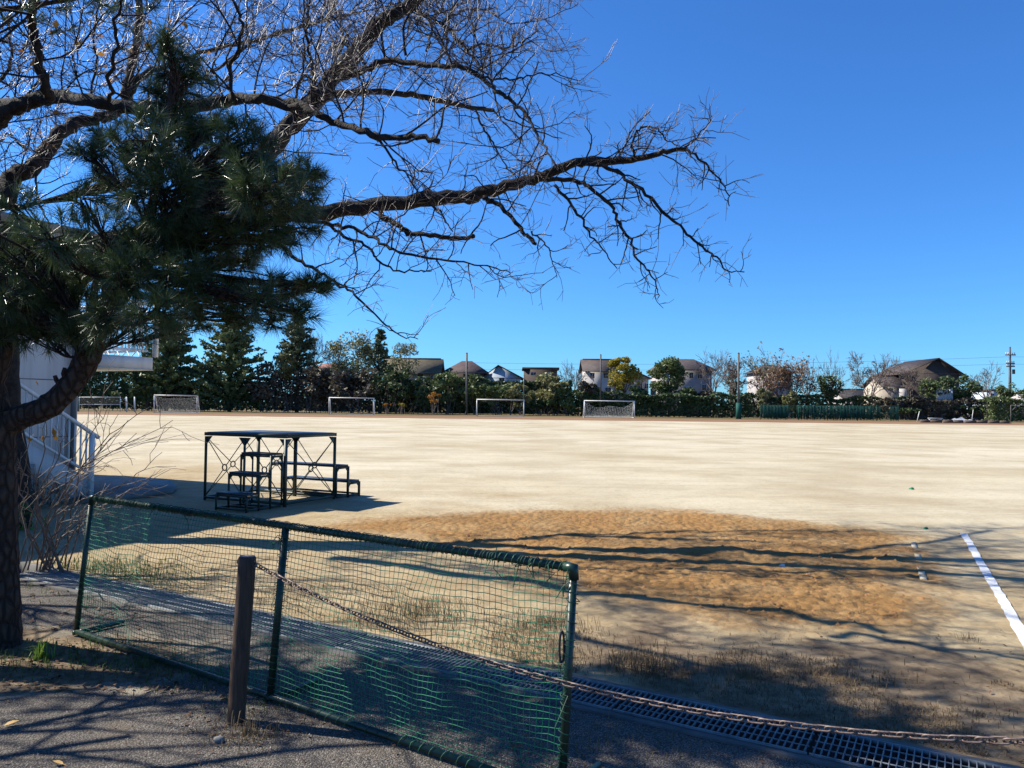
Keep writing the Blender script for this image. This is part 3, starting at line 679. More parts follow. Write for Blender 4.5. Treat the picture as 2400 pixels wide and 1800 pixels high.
L_([(740, 870), (800, 930), (850, 1000)], c3, 7.9, 7.7, .016, .006, gap=.12, L=(.15, .45))
L_([(540, 920), (600, 970), (660, 1005), (750, 1020), (860, 1030), (940, 1020)], c3, 7.9, 7.6, .032, .02, gap=.14, L=(.15, .55))
L_([(230, 955), (350, 970), (470, 1010), (560, 1060), (650, 1095), (780, 1120), (900, 1135), (1000, 1150), (1100, 1180)], c3, 7.95, 7.3, .022, .005, gap=.11, L=(.2, .6))
L_([(300, 965), (400, 1030), (480, 1070), (520, 1120), (600, 1165), (700, 1170), (760, 1170)], c3, 7.95, 7.6, .018, .005, gap=.11, L=(.2, .55))
L_([(-300, 980), (-60, 1010), (100, 1060), (200, 1130), (300, 1190), (380, 1240), (440, 1290), (560, 1400), (620, 1450), (700, 1465)], c3, 7.9, 7.2, .024, .004, gap=.15, L=(.15, .45))
# big rising limb
DS = 1.33
L_([(-1078, 1330), (-800, 1200), (-420, 1010), (-150, 820), (60, 640), (130, 560), (230, 460), (330, 340), (430, 240), (530, 100), (600, 60), (690, 0), (800, -140), (900, -330)], c3, 7.6, 8.2, .125, .055, gap=.15, L=(.5, 1.3), start=.35)
L_([(690, 40), (750, 80), (830, 130), (900, 210), (960, 270), (985, 330)], c3, 7.8, 7.3, .024, .008, gap=.1, L=(.3, .8))
L_([(330, 340), (450, 310), (560, 260), (680, 275), (800, 285), (890, 290), (980, 340), (1050, 400), (1120, 450), (1170, 500), (1210, 570), (1250, 640), (1300, 720)], c3, 7.9, 6.2, .035, .006, gap=.10, L=(.25, .75))
L_([(260, 440), (400, 400), (560, 400), (700, 415), (820, 440), (940, 465), (1025, 477)], c3, 8.0, 9.6, .042, .024, gap=.12, L=(.3, .85))
L_([(1020, 475), (1100, 520), (1190, 550), (1290, 540), (1380, 480)], c3, 9.5, 9.9, .012, .004, gap=.09, L=(.2, .5))
L_([(0, 435), (140, 450), (250, 490), (350, 530), (470, 570), (600, 595), (690, 590), (790, 612)], c3, 5.3, 4.8, .030, .016, gap=.14, L=(.2, .75))
L_([(510, 570), (560, 650), (640, 740), (710, 850)], c3, 5.0, 4.9, .010, .004, gap=.12, L=(.2, .55))
L_([(950, 480), (990, 560), (1030, 630), (1080, 710), (1140, 790)], c3, 8.4, 8.0, .013, .005, gap=.09, L=(.2, .5))
L_([(800, 100), (850, 60), (920, 40), (1000, 50), (1100, 100), (1250, 80), (1390, 20)], c3, 8.1, 9.5, .014, .004, gap=.08, L=(.3, .75))
L_([(900, 215), (1000, 190), (1080, 210), (1170, 170), (1220, 130)], c3, 7.4, 7.0, .012, .004, gap=.08, L=(.25, .65))
L_([(980, 335), (1080, 350), (1180, 330), (1270, 320), (1400, 350)], c3, 7.4, 7.5, .012, .004, gap=.09, L=(.2, .6))
for q in range(6):                                            # shoots leaving the top of the picture
    x = 330+q*110; L_([(x*.8+120, 300-q*20), (x+rng.normal(0, 40), 130-q*10), (x+rng.normal(20, 60), 10), (x+rng.normal(60, 60), -160)], c3, 7.9, rng.uniform(5.5, 10.5), .014, .006, gap=.12, L=(.25, .7))
# left limbs
DS = 1.25
L_([(-150, 900), (-60, 740), (0, 650), (80, 590), (200, 545), (330, 540), (500, 560), (700, 600), (900, 600), (1200, 575), (1320, 545), (1450, 550), (1600, 570), (1740, 620)], c2, 7.8, 5.6, .085, .032, gap=.20, L=(.5, 1.2))
L_([(30, 1120), (60, 990), (180, 930), (250, 850), (330, 740), (430, 680), (560, 650), (640, 630), (700, 560), (760, 450), (850, 390), (1000, 340), (1200, 270), (1500, 200), (1900, 90)], c2, 8.0, 10.5, .105, .014, gap=.18, L=(.4, 1.0))
L_([(180, -120), (180, 0), (180, 120), (200, 250), (220, 370), (250, 480), (285, 545)][::-1], c2, 5.6, 5.2, .036, .024, gap=.18, L=(.4, 1.1))
L_([(690, 540), (725, 400), (770, 200), (775, 0), (790, -200)], c2, 9.4, 9.8, .06, .04, gap=.16, L=(.4, 1.1))
L_([(605, 560), (620, 420), (640, 200), (670, 0)], c2, 5.7, 5.2, .016, .010, gap=.15, L=(.3, .8))
L_([(1050, 480), (1200, 380), (1350, 270), (1500, 200), (1700, 140), (1900, 90), (2200, 20)], c2, 9.5, 11, .022, .009, gap=.13, L=(.3, .8))
L_([(1760, 600), (1740, 400), (1700, 200), (1720, 0)], c2, 7.9, 7.3, .02, .012, gap=.13, L=(.3, .8))
L_([(1300, 550), (1280, 400), (1340, 200), (1320, 60), (1250, -60)], c2, 5.6, 5.0, .016, .008, gap=.14, L=(.3, .8))
L_([(190, 930), (210, 1100), (250, 1200), (290, 1300)], c2, 7.9, 7.6, .014, .006, gap=.16, L=(.2, .6))
L_([(60, 760), (140, 820), (230, 850)], c2, 8.1, 8, .012, .006, gap=.1, L=(.3, .8))
L_([(0, 640), (-40, 500), (40, 380), (60, 200), (0, 60)], c2, 7.8, 7.4, .02, .01, gap=.12, L=(.4, .9))
for q in range(5):
    x = 120+q*380; L_([(x, 560+rng.normal(0, 20)), (x+rng.normal(20, 60), 350), (x+rng.normal(40, 90), 150), (x+rng.normal(60, 120), -60)], c2, 8, rng.uniform(5.5, 10.5), .013, .006, gap=.12, L=(.3, .85))
tag(BR.build('side_branches', M['bark'], cherry), kind='stuff'); tag(TW.build('twigs', M['twig'], cherry), kind='stuff')
def leaves(pts, size, mat, name, parent, sag=.6):
    m = MB(); n = len(pts)
    for p in pts:
        a = nrm(rng.normal(0, 1, 3)-(0, 0, sag)); b = nrm(np.cross(a, rdir())); s = size*rng.uniform(.7, 1.3); c = np.cross(a, b)
        m.add([p, p+a*s*.45+b*s*.32+c*s*.08, p+a*s, p+a*s*.45-b*s*.32+c*s*.08], [[0, 1, 2, 3]])
    return m.build(name, mat, parent)
TP = np.array(TIPS); scr = (TP-EYE); px_ = 1200+1800*scr[:, 0]/scr[:, 1]; py_ = 950-1800*scr[:, 2]/scr[:, 1]
sel = TP[(px_ < 520) & (py_ < 380)]; pick = sel[rng.permutation(len(sel))[:110]]
tag(leaves(pick, .075, M['leaf_orange'], 'last_leaves', cherry), kind='stuff')

# a second bare tree just outside the frame on the left, its branches shade the path
def grow(mbs, p, d, L, r, lev, tips, up=.35, kids=(2, 4), shrink=.72, spread=.75, n=5, minr=.004, bend=.22):
    P, R = shoot(p, d, L, r, n, bend, up); R = np.linspace(r, max(minr, r*.62), n+1)
    mbs.tube(P, R, 7 if r > .05 else 4 if r > .012 else 3); tips.append(P[-1])
    if lev == 0: return
    for _ in range(rng.integers(*kids)+1):
        k = rng.integers(max(1, n//2), n+1); t = nrm(P[k]-P[k-1]); o = rdir(); o = nrm(o-t*np.dot(o, t))
        grow(mbs, P[k], nrm(t+o*spread*rng.uniform(.6, 1.3)), L*shrink*rng.uniform(.75, 1.15), max(minr, R[k]*.68), lev-1, tips, up*.7, kids, shrink, spread, n, minr, bend)
for (bx, by, hh, lab) in [(-6.0, 3.6, 1.7, 'bare cherry tree beyond the left edge with twigs against the sky'), (-9.5, 7.2, 2.6, 'bare cherry tree farthest left, standing off beside the grey building')]:
    t2 = thing('cherry_tree', lab, 'tree', (bx, by, 0)); b_ = MB(); tp = []
    P, R = shoot((bx, by, -.1), (.04, 0, 1), hh, .17, 6, .06, .2); m = MB(); m.tube(P, np.linspace(.19, .14, 7), 11); m.build('trunk', M['bark'], t2, True)
    for q in range(6):
        a = q*math.pi/3+rng.normal(0, .3); grow(b_, P[-1-(q % 2)], (math.cos(a)*.9, math.sin(a)*.9, .75), 1.9, .07, 3, tp, .25, (2, 4), .80, .7, 6, .009)
    b_.build('branches', M['bark'], t2, True)
# a second pine outside the frame, its crown above and left of the picture
t2 = thing('pine_tree', 'second pine beyond the left edge, its crown above the picture', 'tree', (-5.3, 5.0, 0))
P, R = shoot((-5.3, 5.0, -.1), (.05, 0, 1), 6.2, .15, 8, .08, .1); m = MB(); m.tube(P, np.linspace(.17, .05, 9), 12); m.build('trunk', M['pine_bark'], t2, True)
OFF2 = (t2, P)
# ---------------------------------------------------------------- pine
PB = gp(-6, 1512); PY = PB[1]
pine = thing('pine_tree', 'dark pine with a curved low limb at the left edge', 'tree', PB)
S = smooth_pts([PB-(0, 0, .1), at(-6, 1480, PY), at(-8, 1300, PY), at(-12, 1100, PY), at(-14, 1000, PY), at(-36, 900, PY), at(-18, 820, PY), at(-22, 720, PY+.1), at(-30, 600, PY+.1), at(-30, 480, PY+.2)], 6)
m = MB(); Rr = np.interp(np.linspace(0, 1, len(S)), [0, .06, .2, .45, .55, .65, .75, 1], [.20, .152, .132, .128, .125, .12, .12, .08]); m.tube(S, Rr*(1+rng.normal(0, .03, len(S))), 16); m.build('trunk', M['pine_bark'], pine, True)
LP_ = [(-6, 1005), (30, 985), (65, 972), (110, 955), (155, 915), (188, 872), (205, 838), (222, 800), (238, 750), (258, 690), (300, 620), (335, 540), (370, 430), (392, 300), (402, 170), (405, 90)]
Ys = np.interp(np.arange(len(LP_)), [0, 5, 10, 15], [PY, PY+.0, PY-.15, PY-.1])
LS = smooth_pts([at(x, y, Y) for (x, y), Y in zip(LP_, Ys)], 5)
LR = np.interp(np.linspace(0, 1, len(LS)), [0, .08, .3, .42, .48, .7, 1], [.10, .085, .075, .085, .062, .035, .007])
m = MB(); m.tube(LS, LR*(1+rng.normal(0, .04, len(LS))), 14, True); lb = m.build('limb', M['pine_bark'], pine, True)
for (x, y), (x2, y2), (x3, y3) in [((150, 905), (135, 895), (128, 880)), ((170, 895), (150, 880), (152, 862))]:
    m = MB(); m.tube(smooth_pts([at(x, y, PY), at(x2, y2, PY-.05), at(x3, y3, PY-.06)], 4), np.linspace(.022, .012, 9), 7, True); child_of(m, 'dead_stub', M['pine_bark'], lb, pine)
# foliage masses: (x, y) in the photograph, radius in pixels, tufts
MASS = [(395, 120, 45, 12), (430, 170, 60, 20), (385, 220, 60, 24), (420, 290, 75, 34), (500, 300, 60, 20), (350, 330, 80, 30), (460, 370, 90, 45), (560, 330, 60, 22), (610, 370, 60, 22),
        (260, 330, 60, 14), (220, 370, 60, 14), (300, 430, 90, 36), (400, 470, 100, 60), (520, 440, 90, 46), (620, 440, 80, 40), (690, 430, 60, 22), (720, 400, 40, 10), (690, 510, 60, 26), (600, 530, 90, 46),
        (480, 560, 90, 50), (360, 580, 90, 46), (260, 560, 80, 34), (560, 610, 50, 20), (420, 660, 80, 36), (300, 650, 80, 36), (230, 640, 70, 30), (200, 470, 50, 9),
        (120, 560, 70, 13), (60, 590, 80, 36), (30, 480, 50, 9), (100, 660, 90, 50), (30, 690, 70, 36), (170, 720, 80, 40), (100, 770, 60, 22), (190, 775, 50, 18), (30, 770, 50, 18), (250, 740, 60, 20),
        (310, 760, 60, 16), (370, 730, 60, 20), (450, 760, 45, 10), (480, 700, 60, 20), (540, 690, 50, 18), (570, 740, 40, 13), (610, 700, 40, 10), (640, 665, 35, 10), (690, 690, 40, 14), (740, 670, 35, 11), (700, 730, 30, 7), (640, 750, 30, 8)]
NB, NE = MB(), MB()
nrad = 100
def tuft(p, d, L, count, mb):
    """needles fanning from a shoot"""
    d = nrm(d); a = nrm(np.cross(d, rdir())); b = np.cross(d, a)
    s = rng.random(count); ph = rng.uniform(0, 2*math.pi, count); sp = rng.uniform(.25, 1.25, count)
    dirs = d[None]*np.cos(sp)[:, None] + (a[None]*np.cos(ph)[:, None]+b[None]*np.sin(ph)[:, None])*np.sin(sp)[:, None]
    dirs[:, 2] -= .10; base = p+d[None]*(s*.09-.05)[:, None]
    l = L*rng.uniform(.65, 1.1, count); side = np.cross(dirs, rng.normal(0, 1, (count, 3))); side /= np.linalg.norm(side, axis=1, keepdims=True)
    w = .0021
    V = np.stack([base-side*w, base+side*w, base+dirs*l[:, None]], 1).reshape(-1, 3); mb.add(V, np.arange(count*3).reshape(-1, 3))
anchors = np.vstack([LS[30:], S[-14:]])
for (x, y, r, n) in MASS:
    Yc = PY-.05+rng.normal(0, .42); c = at(x, y, Yc)
    j = np.argmin(np.linalg.norm(anchors-c-(0, 0, -.35), axis=1)); A = anchors[j]; mid_ = (A+c)/2-np.array((0, 0, .05))
    tr = smooth_pts([A, mid_+rng.normal(0, .03, 3), c], 5); NB.tube(tr, np.linspace(.011, .006, len(tr)), 6)
    rm = r/1800*Yc
    for _ in range(int(n*1.22)):
        o = rdir()*rng.random()**.45; p = c+o*np.array((rm, rm*1.3, rm*.8))
        d = nrm(nrm(p-c)*.8+rdir()*.45+np.array((0.1, 0, .25)))
        k = rng.integers(3, len(tr)); q = p-d*.05; NB.tube([tr[k], (tr[k]+q)/2+rng.normal(0, .02, 3), q, p], [.006, .0045, .004, .003], 4)
        tuft(p, d, rng.uniform(.10, .155), int(rng.uniform(60, 90)), NE)
NB2, NE2 = MB(), MB(); t2, P = OFF2
for q in range(22):
    k = rng.integers(5, len(P)); a = rng.uniform(-.9, 1.0) if q < 15 else rng.uniform(1, 5); L = rng.uniform(.8, 2.2); e = P[k]+np.array((math.cos(a)*L, math.sin(a)*L*.7, rng.uniform(.05, .5)))
    if e[0] > -2.9 or (e[2] < 5.25 and e[0] > -.67*e[1]-.3): e[2] = max(e[2], 5.35)
    NB2.tube([P[k], (P[k]+e)/2-(0, 0, .05), e], [.03, .02, .012], 6)
    for _ in range(30):
        p = P[k]+(e-P[k])*rng.uniform(.4, 1.05)+rng.normal(0, .26, 3)*np.array((1, 1, .5)); d = nrm(rdir()*.6+(e-P[k])+np.array((0, 0, .4))); tuft(p, d, rng.uniform(.10, .15), 60, NE2)
NB2.build('boughs', M['pine_bark'], t2); tag(NE2.build('needles', M['needle'], t2), kind='stuff')
NB.build('boughs', M['pine_bark'], pine); tag(NE.build('needles', M['needle'], pine), kind='stuff')
# bare twiggy shrub between the pine and the stair
sb = gp(95, 1338); shrub = thing('bare_shrub', 'leafless shrub of thin grey twigs behind the pine trunk', 'shrub', sb)
ST, SP = MB(), MB()
ends = [(350, 955), (405, 985), (300, 985), (285, 1010), (320, 1015), (380, 1060), (400, 1100), (250, 960), (320, 1130), (210, 1010), (160, 980), (110, 960), (70, 1000), (50, 1060), (250, 1090), (180, 1070), (300, 1150), (340, 1130), (60, 1130), (130, 1060), (330, 1230), (280, 1180), (230, 1180)]
for (x, y) in ends:
    Y = sb[1]+rng.normal(-.3, .45); e = at(x, y, Y); b = sb+np.array((rng.normal(0, .16), rng.normal(0, .12), 0)); L = np.linalg.norm(e-b)
    m1 = b+(e-b)*.35+np.array((-.08, 0, .10))*L+rng.normal(0, .04, 3)*L; m2 = b+(e-b)*.7+np.array((-.05, 0, .05))*L+rng.normal(0, .03, 3)
    P = smooth_pts([b, m1, m2, e], 5); P[1:-1] += rng.normal(0, .008, (len(P)-2, 3)); ST.tube(P, np.linspace(.0085, .0025, len(P)), 5)
    for _ in range(4):
        k = rng.integers(4, len(P)-1); Q, q = shoot(P[k], nrm(nrm(P[k+1]-P[k])+rdir()*.7), rng.uniform(.1, .4)*L, .0035, 5, .3, .05); SP.tube(Q, q*.9, 3)
        Q2, q2 = shoot(Q[2], nrm(nrm(Q[3]-Q[2])+rdir()*.7), rng.uniform(.08, .25), .0026, 3, .3, .05); SP.tube(Q2, q2, 3)
M['shrub'] = simple('shrub_stem', (0.16, 0.12, 0.10), (0.08, 0.06, 0.05), 9, 0.7)
ST.build('stems', M['shrub'], shrub); tag(SP.build('twigs', M['shrub'], shrub), kind='stuff')
leaves([at(x, y, sb[1]-.4)+rng.normal(0, .02, 3) for x, y in [(85, 898), (90, 900), (125, 1010), (126, 1025), (75, 1035), (85, 1030), (60, 980)]], .08, M['leaf_orange'], 'withered_leaves', shrub)
# ---------------------------------------------------------------- far side: trees, hedges
FOL = {
 'conifer': leafmat('conifer_foliage', (0.17, 0.205, 0.075), (0.05, 0.085, 0.035), 0.55, .15),
 'conifer_blue': leafmat('dark_conifer_foliage', (0.13, 0.155, 0.075), (0.045, 0.07, 0.04), 0.6, .15),
 'dark': leafmat('dark_evergreen_foliage', (0.087, 0.123, 0.043), (0.029, 0.051, 0.022), 0.6, .15),
 'mid': leafmat('mid_green_foliage', (0.152, 0.189, 0.065), (0.058, 0.087, 0.032), 0.6, .2),
 'olive': leafmat('olive_foliage', (0.290, 0.275, 0.116), (0.116, 0.123, 0.051), 0.7, .25),
 'pale': leafmat('pale_leaves', (0.26, 0.25, 0.13), (0.12, 0.13, 0.06), 0.7, .3),
 'yellow': leafmat('yellow_green_foliage', (0.42, 0.33, 0.04), (0.14, 0.13, 0.025), 0.7, .3),
 'brown': leafmat('russet_leaves', (0.30, 0.18, 0.10), (0.17, 0.11, 0.07), 0.6, .25),
 'grey': leafmat('grey_brown_scrub', (0.14, 0.115, 0.08), (0.05, 0.045, 0.032), 0.6, .15),
 'orange': leafmat('orange_leaves', (0.42, 0.21, 0.03), (0.25, 0.10, 0.02), 0.8, .3),
}
M['far_bark'] = simple('grey_bark', (0.20, 0.16, 0.135), (0.10, 0.08, 0.07), 3, 0.9, spec=.2)
def cloud(mb, P, size, flat=.6, long=1.0):
    """one leaf spray (a small bent quad) at every point"""
    n = len(P)
    if n == 0: return
    a = rng.normal(0, 1, (n, 3)); a[:, 2] *= flat; a /= np.linalg.norm(a, axis=1, keepdims=True)
    b = np.cross(a, rng.normal(0, 1, (n, 3))); b /= np.linalg.norm(b, axis=1, keepdims=True)
    s = (size*rng.uniform(.55, 1.35, n))[:, None]
    V = np.stack([P-a*s*long, P+b*s*.55, P+a*s*long, P-b*s*.55], 1).reshape(-1, 3); mb.add(V, np.arange(4*n).reshape(-1, 4))
def shell(n, c, r):
    d = rng.normal(0, 1, (n, 3)); d /= np.linalg.norm(d, axis=1, keepdims=True)
    return np.asarray(c)+d*np.asarray(r)*(rng.random((n, 1))**.28)
def dims(px, top, hw, Y, base=None):
    p = at(px, top, Y); return p[0], Y, p[2], hw/1800*Y
def tree_root(name, label, px, Y, group):
    p = at(px, 950, Y); return thing(name, label, 'tree' if 'tree' in name else 'shrub', (p[0], Y, 0), group)
GT = 'trees along the far side of the sports ground'; GS = 'shrubs along the far side of the sports ground'
def conifer(label, px, top, hw, Y, mat='conifer', n=26, lean=0, dens=1.0, z0=.6, gap=.0):
    x, y, h, w = dims(px, top, hw, Y); r = tree_root('conifer_tree', label, px, Y, GT); m = MB(); m.tube([(x, y, -.1), (x+.05, y, h*.5), (x+lean, y, h)], [h*.022, h*.014, .03], 8); m.build('trunk', M['far_bark'], r)
    c = MB(); b_ = MB()
    for k in range(int(n*7*dens)):
        t = rng.random()**.8; z = z0+(h-z0)*t
        if rng.random() < gap: continue
        L = w*1.1*((1-t)**.62)*rng.uniform(.5, 1.12)+.25; a = rng.uniform(0, 2*math.pi); d = np.array((math.cos(a), math.sin(a), rng.uniform(.12, .6)))
        b_.tube([(x+lean*t, y, z), np.array((x+lean*t, y, z))+d*L*.9], [.04, .015], 3)
        q = int(19*L/1.5*dens)+9; f = rng.random(q)**.6; P = np.array((x+lean*t, y, z))+d[None]*(L*f)[:, None]+rng.normal(0, .17, (q, 3))*np.array((1, 1, .6))+np.array((0, 0, -.05)); cloud(c, P, .27, .7, 1.3)
    b_.build('branches', M['far_bark'], r); c.build('crown', FOL[mat], r); return r
def broad(label, px, top, hw, Y, mat, base_py=930, n=2600, size=.24, lobes=26, name='broadleaf_tree', flat=.8, hollow=0, trunk=True):
    x, y, h, w = dims(px, top, hw, Y); zb = max(.2, at(px, base_py, Y)[2]); r = tree_root(name, label, px, Y, GT if 'tree' in name else GS)
    c = MB(); cz = (h+zb)/2; hz = (h-zb)/2
    lb = []; n = int(n*1.25)
    for k in range(lobes):
        d = nrm(rng.normal(0, 1, 3)); rad = rng.uniform(.16, .40)*min(w, hz)*1.1
        p = np.array((x, y, cz))+d*np.array((max(.1, w*1.06-rad*.75), max(.1, w*.85-rad*.7), max(.1, hz-rad*.6)))*rng.uniform(.6, 1.0); lb.append((p, rad))
        cloud(c, shell(n//lobes, p, rad*np.array((1.15, 1.1, .85))), size)
    if trunk:
        m = MB(); m.tube([(x, y, -.1), (x+.1, y, zb*.6), (x, y, zb+hz*.7)], [.035*h*.6, .028*h*.6, .05], 8); m.build('trunk', M['far_bark'], r)
        b_ = MB()
        for p, rad in lb[:14]: b_.tube([(x+.05, y, zb*.8+rng.uniform(0, hz*.4)), (np.array((x, y, zb))+p)/2+rng.normal(0, .2, 3), p], [.10, .06, .025], 4)
        b_.build('branches', M['far_bark'], r)
    else:
        m = MB()
        for p, rad in lb[:8]: m.tube([(x+rng.normal(0, w*.3), y, -.05), p], [.05, .02], 4)
        m.build('stems', M['far_bark'], r)
    c.build('crown', FOL[mat], r); return r
def baretree(label, px, top, hw, Y, leafm=None, nleaf=0, lev=4, trunks=1, size=.22):
    x, y, h, w = dims(px, top, hw, Y); r = tree_root('bare_tree', label, px, Y, GT); m = MB(); tp = []; t0 = MB()
    for k in range(trunks):
        bx = x+(k-(trunks-1)/2)*w*.45; P, R = shoot((bx, y, -.1), (rng.normal(0, .15), rng.normal(0, .1), 1), h*.30, .2, 5, .12, .2); t0.tube(P, np.linspace(.22, .15, 6), 8)
        for q in range(5):
            a = q*2*math.pi/5+rng.normal(0, .4); sp = .55*w/max(1, h*.5)
            grow(m, P[-1-(q % 2)], (math.cos(a)*sp*1.5, math.sin(a)*sp*1.5, .9), h*.27, .12, lev if not nleaf > 200 else lev-1, tp, .22, (2, 3), .74, .65, 4, .026)
    # fit to the height and spread seen
    A = np.vstack(m.V); z0_, z1_ = h*.25, np.percentile(A[:, 2], 99.5); sx = (w*1.0)/max(.1, np.percentile(np.abs(A[:, 0]-x), 98))
    for v in m.V: v[:, 2] = z0_+(v[:, 2]-z0_)*(h-z0_)/(z1_-z0_); v[:, 0] = x+(v[:, 0]-x)*sx; v[:, 1] = y+(v[:, 1]-y)*sx
    T = np.array(tp); T[:, 2] = z0_+(T[:, 2]-z0_)*(h-z0_)/(z1_-z0_); T[:, 0] = x+(T[:, 0]-x)*sx; T[:, 1] = y+(T[:, 1]-y)*sx
    t0.build('trunk', M['far_bark'], r); m.build('branches', M['far_bark'], r)
    if nleaf:
        c = MB(); P = T[rng.integers(0, len(T), nleaf)]+rng.normal(0, .3, (nleaf, 3)); cloud(c, P, size); c.build('crown', FOL[leafm], r)
    return r
def shrubm(label, px, top, hw, Y, mat, n=900, size=.34, lobes=16, name='shrub'):
    return broad(label, px, top, hw, Y, mat, base_py=958+(px-1200)*.012, n=n, size=size, lobes=lobes, name=name, trunk=False)
def hedge(label, px0, px1, top, Y, mat, depth=1.2, dens=26, size=.17, name='hedge'):
    a = at(px0, top, Y); b = at(px1, top, Y); L = b[0]-a[0]; h = (a[2]+b[2])/2; r = thing(name, label, 'hedge', ((a[0]+b[0])/2, Y, 0), 'hedges along the far side of the sports ground')
    n = int(dens*2.2*L*(h+depth)); size *= 1.3; P = np.column_stack([rng.uniform(a[0], b[0], n), Y+rng.uniform(-1, 1, n)*depth/2, rng.uniform(.05, 1, n)*h])
    k = rng.random(n); P[k < .45, 1] = Y-depth/2+rng.normal(0, .1, (k < .45).sum()); kk = (k > .45) & (k < .75); P[kk, 2] = h+rng.normal(0, .12, kk.sum()) + (vnoise(P[kk, 0]*.35, P[kk, 0]*0, 4)-.5)*1.2
    c = MB(); cloud(c, P, size); c.build('foliage', FOL[mat], r)
    m = MB()
    for x in np.arange(a[0]+.3, b[0]-.2, .8): m.tube([(x, Y, -.05), (x+rng.normal(0, .1), Y, h*.8)], [.04, .02], 4)
    m.build('stems', M['far_bark'], r); return r

hedge('dark clipped hedge behind the stair at the far left', 150, 345, 872, 128, 'dark', 2.5, 32, .22)
hedge('low dark hedge in shade behind the far left soccer goal', 345, 640, 893, 131, 'dark', 2.5, 32, .22)
hedge('grey-brown ragged hedge between the far left goal and the second goal', 640, 880, 885, 132, 'grey', 2.5, 32, .22)
hedge('dark green hedge behind the two middle goals', 880, 1340, 893, 133, 'dark', 2.5, 28, .22)
hedge('long low dark hedge right of the netted goal', 1330, 1760, 927, 128, 'dark', 2.2, 24, .2)
hedge('dark low hedge behind the green net curtain', 1740, 2180, 935, 134, 'dark', 2.2, 22, .2)
hedge('dark rough hedge below the big dark house', 2100, 2330, 938, 130, 'grey', 2.2, 20, .2)
hedge('square clipped green hedge block at the far right', 2308, 2392, 936, 122, 'mid', 3.2, 34, .16)
baretree('small reddish tree rising above the far left hedge', 347, 838, 26, 137, 'brown', 500, 3)
conifer('dark broad conifer left of the taller one, its top behind pine needles', 395, 750, 92, 130, 'conifer', 38)
conifer('tall spreading conifer with open green boughs, second from the left', 543, 738, 98, 131, 'conifer', 38, gap=.1)
conifer('tall ragged conifer with a narrow top beside a bare tree', 700, 736, 54, 133, 'conifer_blue', 32, z0=5, gap=.12)
baretree('bare tree leaning out right of the ragged conifer', 742, 768, 40, 136, lev=4)
baretree('thin bare tree left of the olive-leaved tree', 790, 800, 26, 138, lev=4)
broad('bush with yellow-green leaves under the ragged conifer', 668, 822, 30, 130, 'olive', 890, 1100, .22, name='shrub', trunk=False)
broad('tall loose tree with sparse olive leaves', 826, 766, 64, 135, 'olive', 925, 3800, .22, 40)
broad('rounded olive-brown tree between the loose tree and the narrow conifer', 868, 806, 40, 136, 'olive', 925, 2000, .22, 26)
conifer('narrow dark conifer beside the olive-leaved tree', 893, 774, 30, 132, 'conifer_blue', 20, z0=2, gap=.3)
broad('slim pale-leaved tree right of the narrow conifer', 950, 786, 38, 137, 'pale', 900, 1500, .2, 28)
for px, top, hw, mt, lab in [(300, 905, 50, 'mid', 'low green bush behind the white posts at the left'), (460, 852, 52, 'dark', 'dark rounded bush between the two left conifers'), (622, 842, 46, 'grey', 'grey-brown bush below the gap left of the ragged conifer'),
    (352, 862, 34, 'mid', 'sunlit green bush at the foot of the broad left conifer'), (735, 846, 58, 'grey', 'large grey-brown bush under the leaning bare tree'), (830, 842, 72, 'grey', 'wide grey-brown bush under the olive-leaved tree'), (922, 852, 60, 'dark', 'dark bush below the pale-leaved tree'),
    (985, 875, 50, 'dark', 'dark bush below the olive tiled house'), (1050, 862, 42, 'mid', 'rounded mid green bush below the purple-brown hip roof'), (1110, 872, 44, 'mid', 'rounded green bush left of the white gable house'),
    (1165, 880, 46, 'mid', 'green bush in front of the white gable house'), (1220, 890, 40, 'olive', 'olive bush between the white gable and the flat brown roof'), (1286, 868, 48, 'olive', 'tall olive bush in front of the flat brown roof'),
    (1325, 905, 40, 'mid', 'green bush left of the pole by the yellow tree'), (1395, 900, 34, 'dark', 'dark bush in front of the pale house by the pole'), (1300, 928, 36, 'mid', 'low glossy green bush left of the netted goal'), (1260, 938, 30, 'dark', 'low dark bush right of the third goal'),
    (1335, 935, 24, 'mid', 'small green bush beside the low bush at the netted goal'), (1450, 930, 26, 'mid', 'small pale green bush above the netted goal'),
    (1495, 898, 26, 'mid', 'green bush below the pale house behind the yellow tree'), (1375, 885, 24, 'grey', 'grey twiggy bush at the left corner of the white two-storey house'), (1615, 905, 28, 'dark', 'dark bush below the windows of the large pale house'), (1655, 912, 24, 'grey', 'grey scrub at the right corner of the large pale house'),
    (1545, 925, 36, 'dark', 'dark bush under the round dark tree'), (1640, 930, 40, 'grey', 'grey scrub in front of the large pale house'), (1690, 945, 34, 'grey', 'grey twiggy scrub left of the green wrapped pole'),
    (1790, 905, 18, 'pale', 'pale yellowish bush behind the left end of the green net curtain'), (1850, 912, 20, 'olive', 'olive bush behind the green net curtain'), (2080, 930, 34, 'grey', 'brown scrub left of the pale wing of the dark house'), (2145, 935, 34, 'grey', 'grey scrub in front of the white garage wall'),
    (2130, 958, 30, 'dark', 'dark low bush right of the green net curtain'), (2260, 945, 40, 'dark', 'dark bush in front of the white shutters'), (2235, 962, 26, 'grey', 'low brown weeds by the white heap'), (2300, 962, 30, 'olive', 'low olive weeds left of the square hedge')]:
    shrubm(lab, px, top, hw, 127+rng.uniform(0, 3), mt, 850)
for px, top, hw, mt, lab in [(1020, 912, 20, 'orange', 'orange-leaved shrub in the dark hedge left of the third goal'), (908, 945, 16, 'orange', 'small rust-orange shrub right of the second goal'), (943, 945, 14, 'yellow', 'small yellow shrub right of the rust-orange one')]:
    shrubm(lab, px, top, hw, 123, mt, 260, .16, 8)
